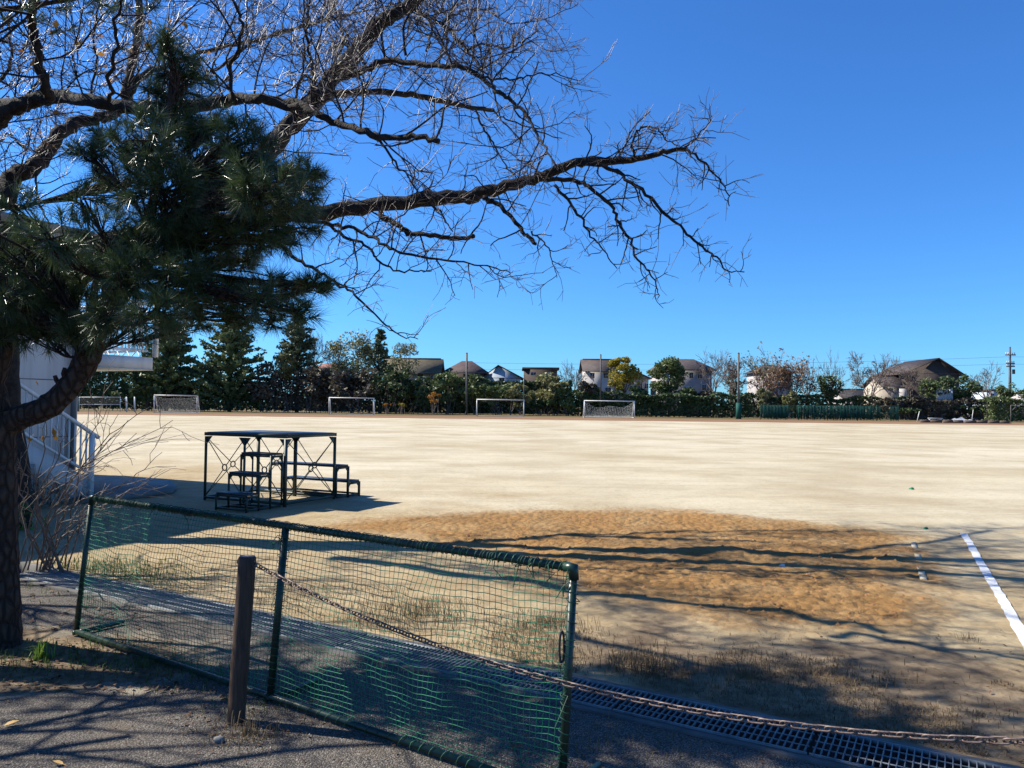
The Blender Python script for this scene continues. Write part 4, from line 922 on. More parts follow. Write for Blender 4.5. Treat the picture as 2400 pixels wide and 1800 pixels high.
baretree('bare tree behind the olive bush, left of the yellow tree', 1340, 850, 34, 138, lev=4)
broad('yellow-leaved tree with a visible forked trunk', 1462, 834, 44, 132, 'yellow', 925, 2600, .24, 26)
broad('round dense dark green tree in front of the pale house', 1566, 825, 46, 133, 'mid', 938, 4600, .24, 34)
baretree('slender bare tree right of the large pale house', 1672, 822, 38, 136, lev=4)
baretree('second slender bare tree just left of the green wrapped pole', 1715, 842, 30, 138, 'grey', 120, 4)
broad('dark conical bush tree left of the green wrapped pole', 1722, 862, 22, 140, 'olive', 935, 700, .2)
baretree('tall tree with sparse olive leaves right of the green wrapped pole', 1800, 822, 46, 137, 'pale', 420, 4)
baretree('tree still holding russet leaves behind the green net curtain', 1835, 840, 64, 134, 'brown', 2300, 4, 3)
baretree('bare tree left of the dark bushy tree, some russet leaves', 1895, 842, 34, 137, 'brown', 260, 4)
baretree('bare tree behind the dark bushy tree', 1950, 825, 40, 141, lev=4)
broad('dark bushy tree between the russet tree and the big bare tree', 1945, 866, 30, 134, 'dark', 940, 1500, .22)
baretree('big spreading bare cherry left of the dark house', 2043, 828, 58, 133, lev=5)
baretree('bare tree in front of the dark gable house', 2135, 842, 42, 135, lev=4)
broad('wide dark green tree in front of the dark gable house', 2235, 874, 70, 133, 'dark', 950, 2900, .24, 34)
broad('green bushy tree with flat top by the dark house wall', 2180, 884, 30, 132, 'mid', 945, 900, .22)
baretree('bare tree right of the dark gable house', 2310, 850, 44, 137, lev=4)
broad('small rounded green tree above the square hedge', 2358, 892, 24, 134, 'mid', 940, 900, .2)
broad('green tree cut off by the right edge', 2410, 895, 26, 136, 'mid', 945, 800, .2)
m = MB(); n = 9000; P = np.column_stack([rng.uniform(-190, 230, n), rng.uniform(200, 230, n), rng.random(n)*(4.5+2.5*vnoise(np.linspace(0, 60, n), np.zeros(n), 3))]); cloud(m, P, .7)
tag(m.build('distant_woods', FOL['dark'], origin=(0, 215, 0)), 'distant low line of woods behind the houses', 'woods', kind='stuff')

# ---------------------------------------------------------------- houses
def cmat(nm, c, c2=None, sc=.8): return simple(nm, c, c2, sc, .85, spec=.2)
def tiles(nm, c1, c2):
    t = NT(nm); w = t.wave(2.2, .6, None, 'X'); f = t.noise(1.2, 4)
    t.bump(w, .6, .05); return t.done(t.mix(t.ramp(f, .35, .65), c1, c2), .7, spec=.3)
HG = 'houses beyond the sports ground'
def house(label, px0, px1, Y, eave, ridge, kind, wall, roof, depth=8., over=.6, wins=(), side_wins=(), fall=.0, name='house', y_off=0, ridge_px=None):
    a = at(px0, eave, Y); b = at(px1, eave, Y); ze = (a[2]+b[2])/2; zr = at((px0+px1)/2, ridge, Y)[2]; x0, x1 = a[0], b[0]; y0, y1 = Y, Y+depth; xm = (x0+x1)/2 if ridge_px is None else at(ridge_px, ridge, Y)[0]; ym = (y0+y1)/2
    r = thing(name, label, 'house', ((x0+x1)/2, ym, 0), HG); m = MB(); q = MB(); o = over; th = np.array((0, 0, .16))
    if kind == 'gable_front':
        m.prism([(x0, y0, -.1), (x1, y0, -.1), (x1, y0, ze), (xm, y0, zr-.12), (x0, y0, ze)], (0, depth, 0)); wl = m.build('wall', wall, r)
        for s, xe in ((-1, x0), (1, x1)):
            d = np.array((xe-xm, 0, ze-zr)); e = np.array((xm, 0, zr))+d*(1+o/abs(xe-xm))
            q.prism([(xm, y0-o, zr), (e[0], y0-o, e[2]), (e[0], y1+o, e[2]), (xm, y1+o, zr)], th)
    elif kind == 'gable_side':
        m.prism([(x0, y0, -.1), (x0, y0, ze), (x0, ym, zr-.12), (x0, y1, ze), (x0, y1, -.1)], (x1-x0, 0, 0)); wl = m.build('wall', wall, r)
        for s, ye in ((-1, y0), (1, y1)):
            d = np.array((0, ye-ym, ze-zr)); e = np.array((0, ym, zr))+d*(1+o/abs(ye-ym)); q.prism([(x0-o, ym, zr), (x1+o, ym, zr), (x1+o, e[1], e[2]), (x0-o, e[1], e[2])], th)
    elif kind == 'hip':
        m.box(((x0+x1)/2, ym, (ze-.1)/2), (x1-x0, depth, ze+.1)); wl = m.build('wall', wall, r)
        hx = (x1-x0)*(.24 if x1-x0 > 9.5 else .36); A = [(x0-o, y0-o, ze), (x1+o, y0-o, ze), (x1+o, y1+o, ze), (x0-o, y1+o, ze)]; R1 = (x0+hx, ym, zr); R2 = (x1-hx, ym, zr); s = q.n
        q.add(np.array(A+[R1, R2]+[(p[0], p[1], p[2]-.16) for p in A]), [[0, 1, 5, 4], [2, 3, 4, 5], [0, 6, 7, 1], [1, 7, 8, 2], [2, 8, 9, 3], [3, 9, 6, 0], [6, 9, 8, 7]]); q.F.append(np.array([[s+1, s+2, s+5], [s+3, s, s+4]]))
    else:
        m.box(((x0+x1)/2, ym, (ze-.1)/2), (x1-x0, depth, ze+.1)); wl = m.build('wall', wall, r); q.box(((x0+x1)/2, ym, (ze+zr)/2), (x1-x0+2*o, depth+2*o, max(.25, zr-ze)))
    rf = q.build('roof', roof, r)
    if kind == 'gable_side':
        m = MB(); hx = 0 if kind == 'gable_side' else (x1-x0)*.30; m.tube([(x0+hx-.2, ym, zr+.2), (x1-hx+.2, ym, zr+.2)], .14, 6, True); child_of(m, 'ridge_cap', roof, rf, r)
    if kind != 'flat':
        m = MB(); m.tube([(x0-o+.03, y0-o-.1, ze-.2), (x1+o-.03, y0-o-.1, ze-.2)], .06, 6, True); m.build('gutter', M['pole'], r)
    for (cx, cy, w, h) in wins:
        c = at(cx, cy, Y); ww, hh = w/1800*Y, h/1800*Y
        if not (x0+ww/2 < c[0] < x1-ww/2): continue
        f = MB()
        for sx in (-1, 1): f.box((c[0]+sx*ww/2, y0-.03, c[2]), (.08, .14, hh+.08))
        for sz in (-1, 1): f.box((c[0], y0-.03, c[2]+sz*hh/2), (ww-.08, .13, .08))
        f.box((c[0], y0-.035, c[2]), (.05, .10, hh-.08)); fo = f.build('window', M['white'], r)
        p = MB(); p.box((c[0], y0-.012, c[2]), (ww-.05, .02, hh-.05)); child_of(p, 'pane', M['glass'], fo, r)
    return r
wh = cmat('white_house_wall', (.50, .47, .45), (.42, .40, .38)); cr = cmat('cream_house_wall', (.42, .36, .29), (.34, .30, .24)); gy = cmat('grey_house_wall', (.36, .34, .33), (.29, .27, .27)); dk = cmat('dark_house_wall', (.09, .07, .06), (.06, .05, .045)); bl = cmat('pale_blue_wall', (.45, .5, .56), (.38, .43, .5))
ro = tiles('olive_roof_tiles', (.13, .105, .06), (.085, .07, .045)); rp = tiles('purple_brown_roof_tiles', (.10, .06, .055), (.065, .042, .04)); rd = tiles('dark_roof_tiles', (.05, .045, .045), (.035, .03, .03)); rb = tiles('brown_roof_tiles', (.095, .07, .06), (.065, .052, .048)); rr_ = tiles('red_roof_tiles', (.30, .12, .08), (.2, .09, .06))
house('house with a red tiled roof peeping over the hedge left of the olive tree', 728, 800, 150, 862, 848, 'hip', cr, rr_, 9)
house('house with an olive tiled gable roof behind the pale-leaved tree', 900, 1026, 146, 872, 840, 'gable_side', cr, ro, 8, .7, [(985, 882, 14, 10), (1010, 884, 10, 10), (940, 884, 16, 10)])
house('house with a purple-brown hipped roof and dark walls', 1048, 1134, 149, 872, 843, 'hip', dk, rp, 9, .9, [(1062, 881, 14, 8), (1094, 881, 16, 8), (1120, 881, 10, 8)])
house('pale gable-fronted house with a dark roof between two brown ones', 1133, 1220, 151, 884, 857, 'gable_front', bl, rd, 12, .6, [(1176, 890, 12, 8)], ridge_px=1168)
house('low brown house with a flat dark roof edge', 1229, 1306, 153, 866, 861, 'flat', dk, rd, 8, .4, [(1250, 876, 12, 7), (1285, 876, 14, 7)])
house('white two-storey house with a brown roof behind the thin black pole', 1372, 1440, 146, 868, 842, 'gable_side', wh, rb, 8, .6, [(1388, 880, 10, 12), (1420, 880, 12, 12), (1388, 915, 12, 14), (1425, 915, 14, 14)])
house('pale house glimpsed behind the yellow tree', 1440, 1520, 150, 885, 868, 'gable_front', wh, rb, 8, .6, [(1500, 905, 10, 14), (1515, 905, 8, 12)])
house('large pale house with a brown hipped roof behind the round dark tree', 1545, 1668, 145, 866, 838, 'hip', gy, rb, 9, .8, [(1620, 880, 9, 13), (1640, 882, 12, 10), (1615, 912, 12, 12), (1650, 908, 10, 14), (1590, 925, 22, 16)])
house('pale house hidden behind the russet tree', 1780, 1856, 150, 872, 852, 'hip', gy, rd, 8, .6, [(1800, 900, 10, 16), (1830, 900, 10, 16)])
house('low house with a dark roof behind the big bare cherry', 1976, 2044, 155, 931, 914, 'gable_side', gy, rd, 8, .5, [(2000, 938, 10, 6)])
house('dark gable-fronted house with wide eaves at the right', 2122, 2248, 146, 874, 841, 'gable_front', dk, rb, 11, .9, [(2160, 900, 10, 10)], ridge_px=2196)
house('pale lower wing with a sloping brown roof at the left of the dark house', 2070, 2124, 145, 905, 882, 'gable_side', cr, rb, 8, .5, [(2088, 915, 8, 10), (2106, 915, 8, 12)])
house('small pale blue-grey house right of the wide dark tree', 2314, 2338, 150, 917, 912, 'flat', bl, M['pole'], 7, .2, [(2326, 925, 8, 5)])
house('small bright white house at the right edge', 2384, 2420, 148, 922, 918, 'flat', wh, M['pole'], 7, .2, [(2396, 929, 8, 5)])
def slab(nm, label, cat, px0, px1, py0, py1, Y, mat, slats=0):
    a = at(px0, py1, Y); b = at(px1, py0, Y); r = thing(nm, label, cat, ((a[0]+b[0])/2, Y, a[2])); m = MB(); z0 = 0 if not slats else a[2]
    m.box(((a[0]+b[0])/2, Y+.1, (b[2]+z0)/2), (b[0]-a[0], .16, b[2]-z0)); m.build('panel', mat, r)
    for k in range(slats):
        x = a[0]+(b[0]-a[0])*(k+.5)/slats; m = MB(); m.box((x, Y-.01, (a[2]+b[2])/2), ((b[0]-a[0])/slats*.7, .06, b[2]-a[2])); m.build('slat', mat, r)
    if slats:
        for x in (a[0]+.15, b[0]-.15): m = MB(); m.box((x, Y+.25, a[2]/2+.2), (.1, .1, a[2]+.4)); m.build('post', M['pole'], r)
slab('shutter_wall', 'white slatted shutter panel below the wide dark tree', 'shutter', 2195, 2234, 911, 941, 131, cmat('white_shutter', (.6, .62, .64)), 8)
slab('garden_wall', 'plain white wall end left of the wide dark tree', 'wall', 2109, 2128, 911, 939, 140, wh)

# ---------------------------------------------------------------- goals, frames, posts
def goal(label, L, R, py, Y, turn=0.0, net=True, back=1.6, sagging=.5, stays=True, short=False):
    a = at(L, py, Y); a = np.array((a[0], Y, 0)); w = (at(R, py, Y)[0]-a[0]); d = np.array((math.cos(turn), math.sin(turn), 0)); w /= math.cos(turn); n = np.array((-d[1], d[0], 0)); h = 2.44
    r = thing('soccer_goal', label, 'goal', a+d*w/2, 'soccer goals along the far side'); b = a+d*w; up = np.array((0, 0, h)); rr2 = .075
    for p in (a, b): m = MB(); m.tube([p, p+up], rr2, 8, True); m.build('post', M['white'], r)
    m = MB(); m.tube([a+up-d*rr2, b+up+d*rr2], rr2, 8, True); m.build('crossbar', M['white'], r)
    if stays:
        for p in (a, b):
            t_ = p+n*(.7 if not short else .9)+up; q = p+n*back
            m = MB(); m.tube([p+up, t_], .045, 6); m.tube([t_, q+(0, 0, .06)], .045, 6); m.tube([p+(0, 0, .06), q+(0, 0, .06)], .045, 6); m.build('side_stay', M['white'], r)
        m = MB(); m.tube([a+n*back+(0, 0, .06), b+n*back+(0, 0, .06)], .045, 6); m.build('ground_bar', M['white'], r)
    if net:
        m = MB(); nx, nz = 30, 12
        G = np.zeros((nz+1, nx+1, 3))
        for i in range(nz+1):
            for j in range(nx+1):
                u, v = j/nx, i/nz; top_ = a+d*w*u+up*.97+n*.05; bot = a+d*w*u+n*(back*.95)+(0, 0, .12)
                top_[2] -= sagging*4*u*(1-u)*(.8+.25*math.sin(9*u)); p = top_*(1-v)+bot*v; p = p-np.array((0, 0, 1))*.25*sagging*math.sin(math.pi*v); p[2] = max(.04, p[2]); G[i, j] = p
        for i in range(nz+1): m.tube(G[i], .009, 3)
        for j in range(nx+1): m.tube(G[:, j], .008, 3)
        m.build('net', M['white_net'], r)
    return r
goal('white soccer goal with tilted side frames at the far left', 362, 453, 928, 106, .25, True, 2.6, .5, True)
goal('white soccer goal second from the left, without visible net', 772, 875, 934, 112, .05, False, 1.3)
goal('white soccer goal in the middle, without visible net', 1118, 1228, 936, 112, 0, False, 1.2)
goal('white soccer goal on the right with a sagging grey net', 1370, 1487, 943, 111, 0, True, 2.0, 1.25)
def rod_thing(nm, label, cat, segs, r, mat, part, group=None):
    o = np.array(segs[0][0], float); t_ = thing(nm, label, cat, (o[0], o[1], 0), group)
    for a, b in segs: m = MB(); m.tube([a, b], r, 8, True); m.build(part, mat, t_)
    return t_
A = lambda px, py, Y=112: at(px, py, Y)
Gd = lambda px, Y=112: np.array((at(px, 950, Y)[0], Y, 0))
fr = rod_thing('rail_frame', 'long low white rail frame with a dark net at the far left', 'frame', [(A(186, 931), A(282, 931)), (A(186, 948), A(282, 948)), (Gd(282), A(282, 930)), (Gd(186), A(186, 930))], .05, M['white'], 'rail')
m = MB()
for k in range(40): x = 187+k*2.4; m.tube([A(x, 931), A(x, 948)], .012, 3)
for k in range(9): m.tube([A(186, 932+k*2), A(282, 932+k*2)], .012, 3)
m.build('net', M['wire'], fr)
gpole = rod_thing('green_post', 'green padded post at the left end of the rail frame', 'post', [(Gd(180, 111), A(180, 929, 111))], .28, M['net_far'], 'pad')
for px, lab in [(297, 'white post left of the far left goal, left one of a pair'), (316, 'white post left of the far left goal, right one of a pair')]:
    rod_thing('white_post', lab, 'post', [(Gd(px), A(px, 930))], .11, M['white'], 'shaft', 'pair of white posts')
for px, top, lab, rad_, mt, Y in [(1094, 828, 'grey-green utility pole behind the middle goal', .15, M['pole'], 125), (1408, 832, 'thin black pole left of the yellow tree', .11, M['wire'], 118), (1731, 828, 'grey pole wrapped in green padding at its foot', .16, M['pole'], 116), (1228, 880, 'slim grey pole above the right end of the middle goal', .06, M['pole'], 124)]:
    t_ = rod_thing('pole', lab, 'pole', [(Gd(px, Y), A(px, top, Y))], rad_, mt, 'shaft', 'poles along the far side')
    if px == 1731: m = MB(); m.tube([Gd(px, Y)+(0, -.05, 0), A(px, 944, Y)+(0, -.05, 0)], .42, 10, True); m.build('green_pad', M['net_far'], t_)
    m = MB(); c = A(px, top, Y); m.tube([c, c+(0, 0, .12)], [rad_*1.15, rad_*.6], 8, True); m.build('cap', mt, t_)
t_ = thing('power_pole', 'tall utility pole with stacked crossarms at the right', 'power pole', Gd(2367, 170)); c = Gd(2367, 170)
top_ = A(2367, 813, 170); m = MB(); m.tube([c, top_], [.38, .2], 8, True); m.build('shaft', M['pole'], t_)
PWX = []
for py, hw in [(832, 1.05), (852, .85), (859, .85)]:
    z = A(2367, py, 170)[2]; m = MB(); m.box((c[0], 169.75, z), (hw*2.2, .2, .24)); ar = m.build('crossarm', M['pole'], t_)
    for s in (-.9, -.45, .45, .9): m = MB(); m.tube([(c[0]+s*hw, 169.75, z+.1), (c[0]+s*hw, 169.75, z+.55)], .09, 6, True); child_of(m, 'insulator', M['white'], ar, t_); PWX.append((c[0]+s*hw, z+.5))
m = MB(); z = A(2367, 866, 170)[2]; m.tube([(c[0]+.6, 169.6, z-1), (c[0]+.6, 169.6, z)], .3, 8, True); m.build('transformer', M['pole'], t_)
wires = [(A(2367, 836, 170), A(1100, 850, 175)), (A(2367, 853, 170), A(900, 862, 178)), (A(2367, 836, 170), A(2700, 832, 160)), (A(2367, 853, 170), A(2700, 850, 160))]
WL = ['upper overhead wire running left from the utility pole above the roofs', 'lower overhead wire running left from the utility pole above the roofs', 'upper overhead wire running right from the utility pole', 'lower overhead wire running right from the utility pole']
for (a, b), lab in zip(wires, WL):
    tt_ = np.linspace(0, 1, 40); P = a+(b-a)*tt_[:, None]; P[:, 2] -= .9*4*tt_*(1-tt_)*(1 if b[0] < a[0] else .3); m = MB(); m.tube(P, .022, 4); tag(m.build('overhead_wire', M['wire'], origin=(a+b)/2), lab, 'wire', 'overhead wires')
# green net curtain fence
nf = thing('net_curtain_fence', 'long green net curtain hung between posts at the far right', 'net fence', Gd(1945, 113))
for px in [1782, 1812, 1842, 1872, 1905, 1940, 1975, 2010, 2055, 2105]: m = MB(); m.tube([Gd(px, 113), A(px, 949, 113)], .05, 6, True); m.build('post', M['net_far'], nf)
for py in (951, 968): m = MB(); m.tube([A(1782, py, 113), A(2105, py, 113)], .03, 5); m.build('rail', M['net_far'], nf)
m = MB(); x0, x1 = Gd(1784, 113)[0], Gd(2104, 113)[0]; ht = A(1945, 951, 113)[2]
for k in range(520):
    u = k/520; x = x0+(x1-x0)*u
    if vnoise(np.array([u*11.0]), np.array([0.0]), 5)[0] < .28 or 1848 < 1784+320*u < 1866: continue
    w = .02+.05*rng.random(); y = 112.9+.15*math.sin(u*260)+rng.normal(0, .05); lo = rng.uniform(.02, .35)
    m.box((x, y, (ht+lo)/2), (w, .012, ht-lo))
for k in range(9): z = .15+k*ht/9.5; m.tube([(x0+(x1-x0)*q, 112.9+.12*math.sin(q*200), z+.05*math.sin(q*90)) for q in np.linspace(0, 1, 200)], .012, 3)
m.build('net', M['net_far'], nf)
# kerb blocks, white heap, stakes, pipe frame at the right
KB = [(2158, 2178), (2182, 2206), (2212, 2232), (2236, 2256), (2262, 2286), (2290, 2312), (2318, 2340), (2344, 2364)]
KL = ['first dark kerb block from the left at the right field edge', 'second dark kerb block from the left at the right field edge', 'third dark kerb block, left below the white heap', 'fourth kerb block, right below the white heap', 'fifth kerb block, just right of the white heap', 'kerb block left of the square hedge', 'kerb block below the left part of the square hedge', 'rightmost kerb block, below the pipe frame']
mk = [simple('dark_kerb', (.06, .05, .045), (.1, .07, .05), 2, .9), simple('pale_kerb', (.45, .36, .3), (.3, .2, .15), 2, .9)]
for k, ((a, b), lab) in enumerate(zip(KB, KL)):
    p, q = gp(a, 988), gp(b, 988); Y = 104.; x0_, x1_ = Gd(a, Y)[0], Gd(b, Y)[0]; m = MB(); m.box(((x0_+x1_)/2, Y, .16), (x1_-x0_, .5, .36))
    m.box(((x0_+x1_)/2, Y-.02, .365), ((x1_-x0_)*.9, .4, .06)); tag(m.build('kerb_block', mk[0], origin=((x0_+x1_)/2, Y, 0)), lab, 'kerb block', 'kerb blocks along the right field edge')
hp = Gd(2255, 108); m = MB()
for k in range(26):
    c = hp+np.array((rng.normal(0, .75), rng.normal(0, .4), 0)); ax = nrm(rng.normal(0, 1, 3)); h = rng.uniform(.25, .7)*math.exp(-((c[0]-hp[0])/1.2)**2)+.15
    V = [(c[0]+rng.normal(0, .3), c[1]-.3, .0), (c[0]+.5, c[1], h*.6), (c[0]+rng.normal(0, .2), c[1]+.2, h), (c[0]-.5, c[1], h*.7)]; m.add(V, [[0, 1, 2, 3]])
m.box(hp+(0, 0, .15), (2.0, .9, .3)); tag(m.build('tarpaulin_heap', M['white_net'], origin=hp), 'low heap covered with crumpled white sheets at the right field edge', 'heap')
m = MB(); p = Gd(2192, 109); m.box(p+(0, 0, .55), (2.0, .35, .08)); r = thing('bench', 'low white bench left of the white heap', 'bench', p); m.build('seat', M['white'], r)
for s in (-.8, .8): m = MB(); m.box(p+(s, 0, .255), (.12, .3, .5)); m.build('leg', M['white'], r)
rod_thing('stake', 'short white stake right of the green net curtain', 'stake', [(Gd(2149, 107), A(2155, 964, 107))], .05, M['white'], 'shaft')
rod_thing('stake', 'short white stake left of the square hedge', 'stake', [(Gd(2277, 110)+(0, 0, 0), A(2281, 960, 110))], .04, M['white'], 'shaft')
rod_thing('pipe_frame', 'grey pipe frame cut off by the right edge', 'frame', [(Gd(2369, 103), A(2369, 950, 103)), (A(2369, 950, 103), A(2440, 950, 103)), (A(2372, 962, 103), A(2384, 951, 103)), (Gd(2440, 103), A(2440, 950, 103))], .045, M['pole'], 'pipe')
# ---------------------------------------------------------------- grass, litter, small things
def zof(x, y): return gheight(np.asarray(x, float), np.asarray(y, float))
def blades(mb, X, Y_, h, w, lean=.6):
    n = len(X); Z = zof(X, Y_); a = rng.uniform(0, 2*math.pi, n); d = np.column_stack([np.cos(a), np.sin(a), 0*a]); s = np.column_stack([-np.sin(a), np.cos(a), 0*a])*w
    B = np.column_stack([X, Y_, Z-.004]); hh = (h*rng.uniform(.5, 1.3, n))[:, None]; l = (rng.uniform(.1, 1, n)*lean)[:, None]
    up = np.array((0, 0, 1.0)); mid_ = B+d*hh*l*.35+up*hh*.6; tip = B+d*hh*l*1.0+up*hh*(.95-.35*l)
    V = np.stack([B-s, B+s, mid_+s*.7, tip, mid_-s*.7], 1).reshape(-1, 3); i5 = np.arange(n)[:, None]*5
    mb.add(V, np.hstack([i5, i5+1, i5+2, i5+4])); mb.F.append(np.hstack([i5+4, i5+2, i5+3])+(mb.n-5*n))
def scatter_px(n, x0, x1, y0, y1, fn=None):
    px = rng.uniform(x0, x1, n*3); py = rng.uniform(y0, y1, n*3); P = np.array([gp(a, b) for a, b in zip(px, py)])
    if fn is not None: P = P[fn(P[:, 0], P[:, 1])]
    return P[:n]
dg = MB()
def verge_ok(x, y):
    s = sdist(x, y); v = fbm(x*1.6, y*1.6, 61)+.25*(fbm(x*7, y*7, 63)-.5); return (s > .28) & (s < 2.3) & (v-.10*s > .44+.0*s)
P = scatter_px(9000, 1150, 2500, 1440, 1830, verge_ok); blades(dg, P[:, 0], P[:, 1], .035, .0022, 1.6)
P = scatter_px(3600, 600, 1350, 1370, 1640, verge_ok); blades(dg, P[:, 0], P[:, 1], .04, .0022, 1.5)
for (x, y, n, r, h) in [(1290, 1470, 260, .16, .10), (960, 1440, 360, .30, .11), (1540, 1560, 260, .16, .09), (1500, 1575, 160, .12, .10), (1740, 1585, 200, .16, .09), (1880, 1575, 120, .14, .06), (2020, 1590, 120, .2, .06), (1400, 1540, 240, .25, .06), (1000, 1470, 240, .3, .07), (880, 1450, 140, .2, .06), (2330, 1690, 160, .3, .05), (1640, 1535, 160, .3, .04), (2270, 1500, 30, .06, .07), (1870, 1505, 90, .25, .03), (1330, 1740, 120, .22, .05), (1560, 1760, 110, .2, .05), (560, 1720, 90, .09, .05), (610, 1730, 80, .1, .05), (590, 1722, 40, .05, .12)]:
    c = gp(x, y); X = c[0]+rng.normal(0, r, n); Y_ = c[1]+rng.normal(0, r*.8, n); ok = (np.abs(sdist(X, Y_)) > .27); blades(dg, X[ok], Y_[ok], h, .0024, 1.0)
tag(dg.build('dry_grass', M['dry'], origin=gp(1500, 1560)), 'straw-coloured dry grass on the soil beside the drain', 'dry grass', kind='stuff')
gg = MB()
for (x, y, n, r, h) in [(255, 1345, 900, .42, .07), (330, 1360, 500, .35, .05), (210, 1330, 420, .3, .07), (60, 1340, 300, .3, .08), (120, 1350, 300, .25, .06), (300, 1390, 200, .3, .05), (230, 1530, 150, .2, .05), (20, 1545, 260, .2, .06), (60, 1570, 120, .2, .04), (180, 1555, 120, .15, .05), (320, 1560, 120, .12, .05), (470, 1590, 160, .2, .05), (640, 1640, 120, .2, .05), (390, 1560, 100, .16, .05), (1000, 1432, 60, .2, .06)]:
    c = gp(x, y); X = c[0]+rng.normal(0, r, n); Y_ = c[1]+rng.normal(0, r*.8, n); ok = (np.abs(sdist(X, Y_)) > .27); blades(gg, X[ok], Y_[ok], h, .0028, .9)
tag(gg.build('green_grass', M['grass'], origin=gp(255, 1345)), 'patchy green weeds around the fence foot and behind the left net', 'grass', kind='stuff')
m = MB(); c = gp(95, 1545); n = 60; X = c[0]+rng.normal(0, .03, n); Y_ = c[1]+rng.normal(0, .02, n); blades(m, X, Y_, .14, .004, .9)
tag(m.build('grass_tuft', simple('bright_grass', (.16, .26, .03), (.11, .18, .03), 8, .6, transl=.35), origin=c), 'bright green grass tuft beside the pine trunk', 'grass tuft')
m = MB(); c = gp(40, 1245); P = c+np.column_stack([rng.normal(0, .1, 120), rng.normal(0, .1, 120), rng.uniform(0, .35, 120)]); cloud(m, P, .035); r = thing('green_plant', 'small fresh green plant just right of the pine trunk', 'plant', c)
tag(m.build('leaves', leafmat('fresh_leaves', (.16, .26, .05), (.08, .14, .03)), r), kind='stuff'); m = MB(); m.tube([c-(0, 0, .02), c+(0.02, 0, .3)], [.008, .003], 5); m.build('stem', M['shrub'], r)
m = MB()                                                       # leaf litter and bark crumbs
def flat_bits(mb, P, size):
    n = len(P); a = rng.uniform(0, 2*math.pi, n); s = size*rng.uniform(.5, 1.4, n); z = zof(P[:, 0], P[:, 1])
    for k in range(n):
        d = np.array((math.cos(a[k]), math.sin(a[k]), rng.normal(0, .25)))*s[k]; e = np.array((-d[1], d[0], rng.normal(0, .3)*s[k]))*.45; p = np.array((P[k, 0], P[k, 1], z[k]+.008+.3*s[k]*abs(rng.normal(0, .6))))
        mb.add([p-d, p+e, p+d, p-e], [[0, 1, 2, 3]])
flat_bits(m, scatter_px(700, -60, 420, 1500, 1625), .018); flat_bits(m, scatter_px(260, 0, 340, 1340, 1480), .02); flat_bits(m, scatter_px(160, 380, 800, 1590, 1730), .013)
flat_bits(m, scatter_px(420, 1200, 2400, 1470, 1800, lambda x, y: np.abs(sdist(x, y)) > .26), .012); flat_bits(m, scatter_px(220, 0, 1300, 1640, 1800), .010)
tag(m.build('leaf_litter', M['litter'], origin=gp(150, 1570)), 'brown leaf litter scattered on the soil and path', 'leaf litter', kind='stuff')
for (x, y, lab, sz) in [(27, 1701, 'yellow fallen leaf on the asphalt near the left edge', .034), (136, 1794, 'yellow fallen leaf at the bottom edge of the asphalt', .03), (1212, 1755, 'brown curled leaf on the path behind the net', .035)]:
    c = gp(x, y); a = rng.uniform(0, 3); d = np.array((math.cos(a), math.sin(a), .1)); e = np.array((-d[1], d[0], .15)); m = MB(); c0 = c+(0, 0, .012)
    pts = [(-1, 0, 0), (-.45, .42, .16), (.2, .46, .2), (1, .05, .1), (.25, -.45, .22), (-.4, -.40, .14)]
    V = [c0+(d*u+e*v)*sz+np.array((0, 0, w))*sz for u, v, w in pts]+[c0+np.array((0, 0, .02))*sz]; m.add(V, [[6, q, (q+1) % 6] for q in range(6)])
    m.tube([c0-d*sz*1.5, c0-d*sz], .0015, 4)
    tag(m.build('fallen_leaf', M['leaf_yellow'] if x < 1000 else M['litter'], origin=c), lab, 'leaf', 'single fallen leaves')
def pebble(name, label, x, y, s, mat, group=None, cat='stone'):
    c = gp(x, y); m = MB(); u = np.linspace(0, 2*math.pi, 8, endpoint=False)
    rings = [(.0, 1.0), (.45, .95), (.8, .6)]; V = []
    for h, r in rings: V += [(c[0]+s*r*math.cos(a)*(1+.2*rng.normal()), c[1]+s*r*.8*math.sin(a)*(1+.2*rng.normal()), float(zof(c[0:1], c[1:2])[0])+s*h) for a in u]
    V.append((c[0], c[1], float(zof(c[0:1], c[1:2])[0])+s*.95)); F4 = [[k*8+q, k*8+(q+1) % 8, k*8+8+(q+1) % 8, k*8+8+q] for k in range(2) for q in range(8)]
    m.add(V, F4); m.F.append(np.array([[16+q, 16+(q+1) % 8, 24] for q in range(8)])); return tag(m.build(name, mat, origin=c), label, cat, group)
pebble('stone', 'small grey stone on the asphalt left of the wooden post', 514, 1738, .028, M['concrete'])
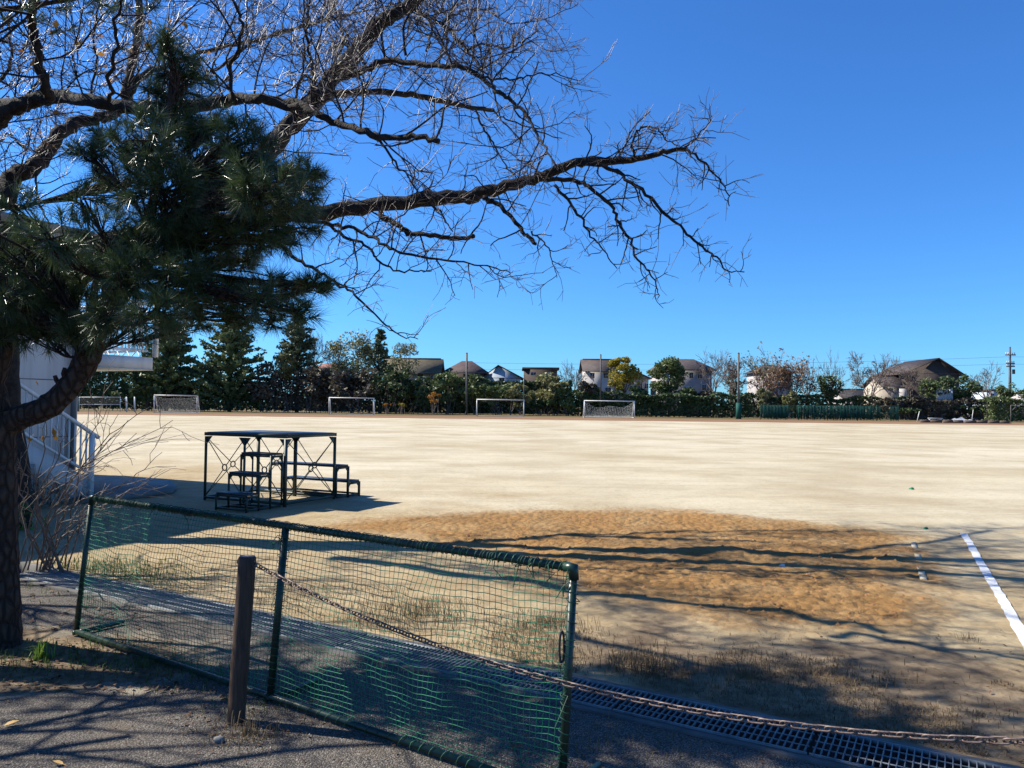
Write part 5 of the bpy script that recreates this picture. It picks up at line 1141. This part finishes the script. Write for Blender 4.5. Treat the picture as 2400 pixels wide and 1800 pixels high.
pebble('litter_scrap', 'tiny white scrap lying in the orange sand', 1834, 1326, .03, M['white'], None, 'litter')
pebble('field_marker', 'small green marker peg beyond the top end of the chalk line', 2170, 1240, .035, M['net'], 'green marker pegs in the field', 'marker')
pebble('field_marker', 'small green marker peg farther out on the pale sand', 2137, 1147, .05, M['net'], 'green marker pegs in the field', 'marker')
grit = MB()                                                    # crumbs and clods of the sand pit and path
def grits(P, s0, s1):
    for p in P:
        s = rng.uniform(s0, s1); z = float(zof(p[0:1], p[1:2])[0]); a = rng.uniform(0, 6.28); c_, s_ = math.cos(a)*s, math.sin(a)*s
        grit.add([(p[0]+c_, p[1]+s_, z-.004), (p[0]-s_, p[1]+c_, z-.004), (p[0]-c_, p[1]-s_, z-.004), (p[0]+s_, p[1]-c_, z-.004), (p[0], p[1], z+s*.8)], [[0, 1, 4, 4], [1, 2, 4, 4], [2, 3, 4, 4], [3, 0, 4, 4]])
def tri_grits(P, s0, s1, mb):
    for p in P:
        s = rng.uniform(s0, s1); z = float(zof(p[0:1], p[1:2])[0]); a = rng.uniform(0, 6.28); c_, s_ = math.cos(a)*s, math.sin(a)*s
        mb.add([(p[0]+c_, p[1]+s_, z-.004), (p[0]-s_, p[1]+c_, z-.004), (p[0]-c_, p[1]-s_, z-.004), (p[0]+s_, p[1]-c_, z-.004), (p[0], p[1], z+s*.8)], [[0, 1, 4], [1, 2, 4], [2, 3, 4], [3, 0, 4]])
inpit = lambda x, y: masks(x, y)[0] > .1
m = MB(); tri_grits(scatter_px(500, 950, 2200, 1210, 1480, inpit), .01, .03, m)
tag(m.build('sand_clods', simple('sand_clod', (.30, .15, .05), (.2, .1, .04), 9, .95), origin=gp(1640, 1330)), 'small clods of orange sand in the pit', 'sand clods', kind='stuff')
m = MB(); tri_grits(scatter_px(900, 0, 1300, 1600, 1800, lambda x, y: sdist(x, y) < -.28), .003, .009, m)
tag(m.build('path_grit', simple('path_grit', (.30, .27, .24), (.14, .12, .11), 40, .9), origin=gp(400, 1700)), 'loose grit on the asphalt path', 'grit', kind='stuff')
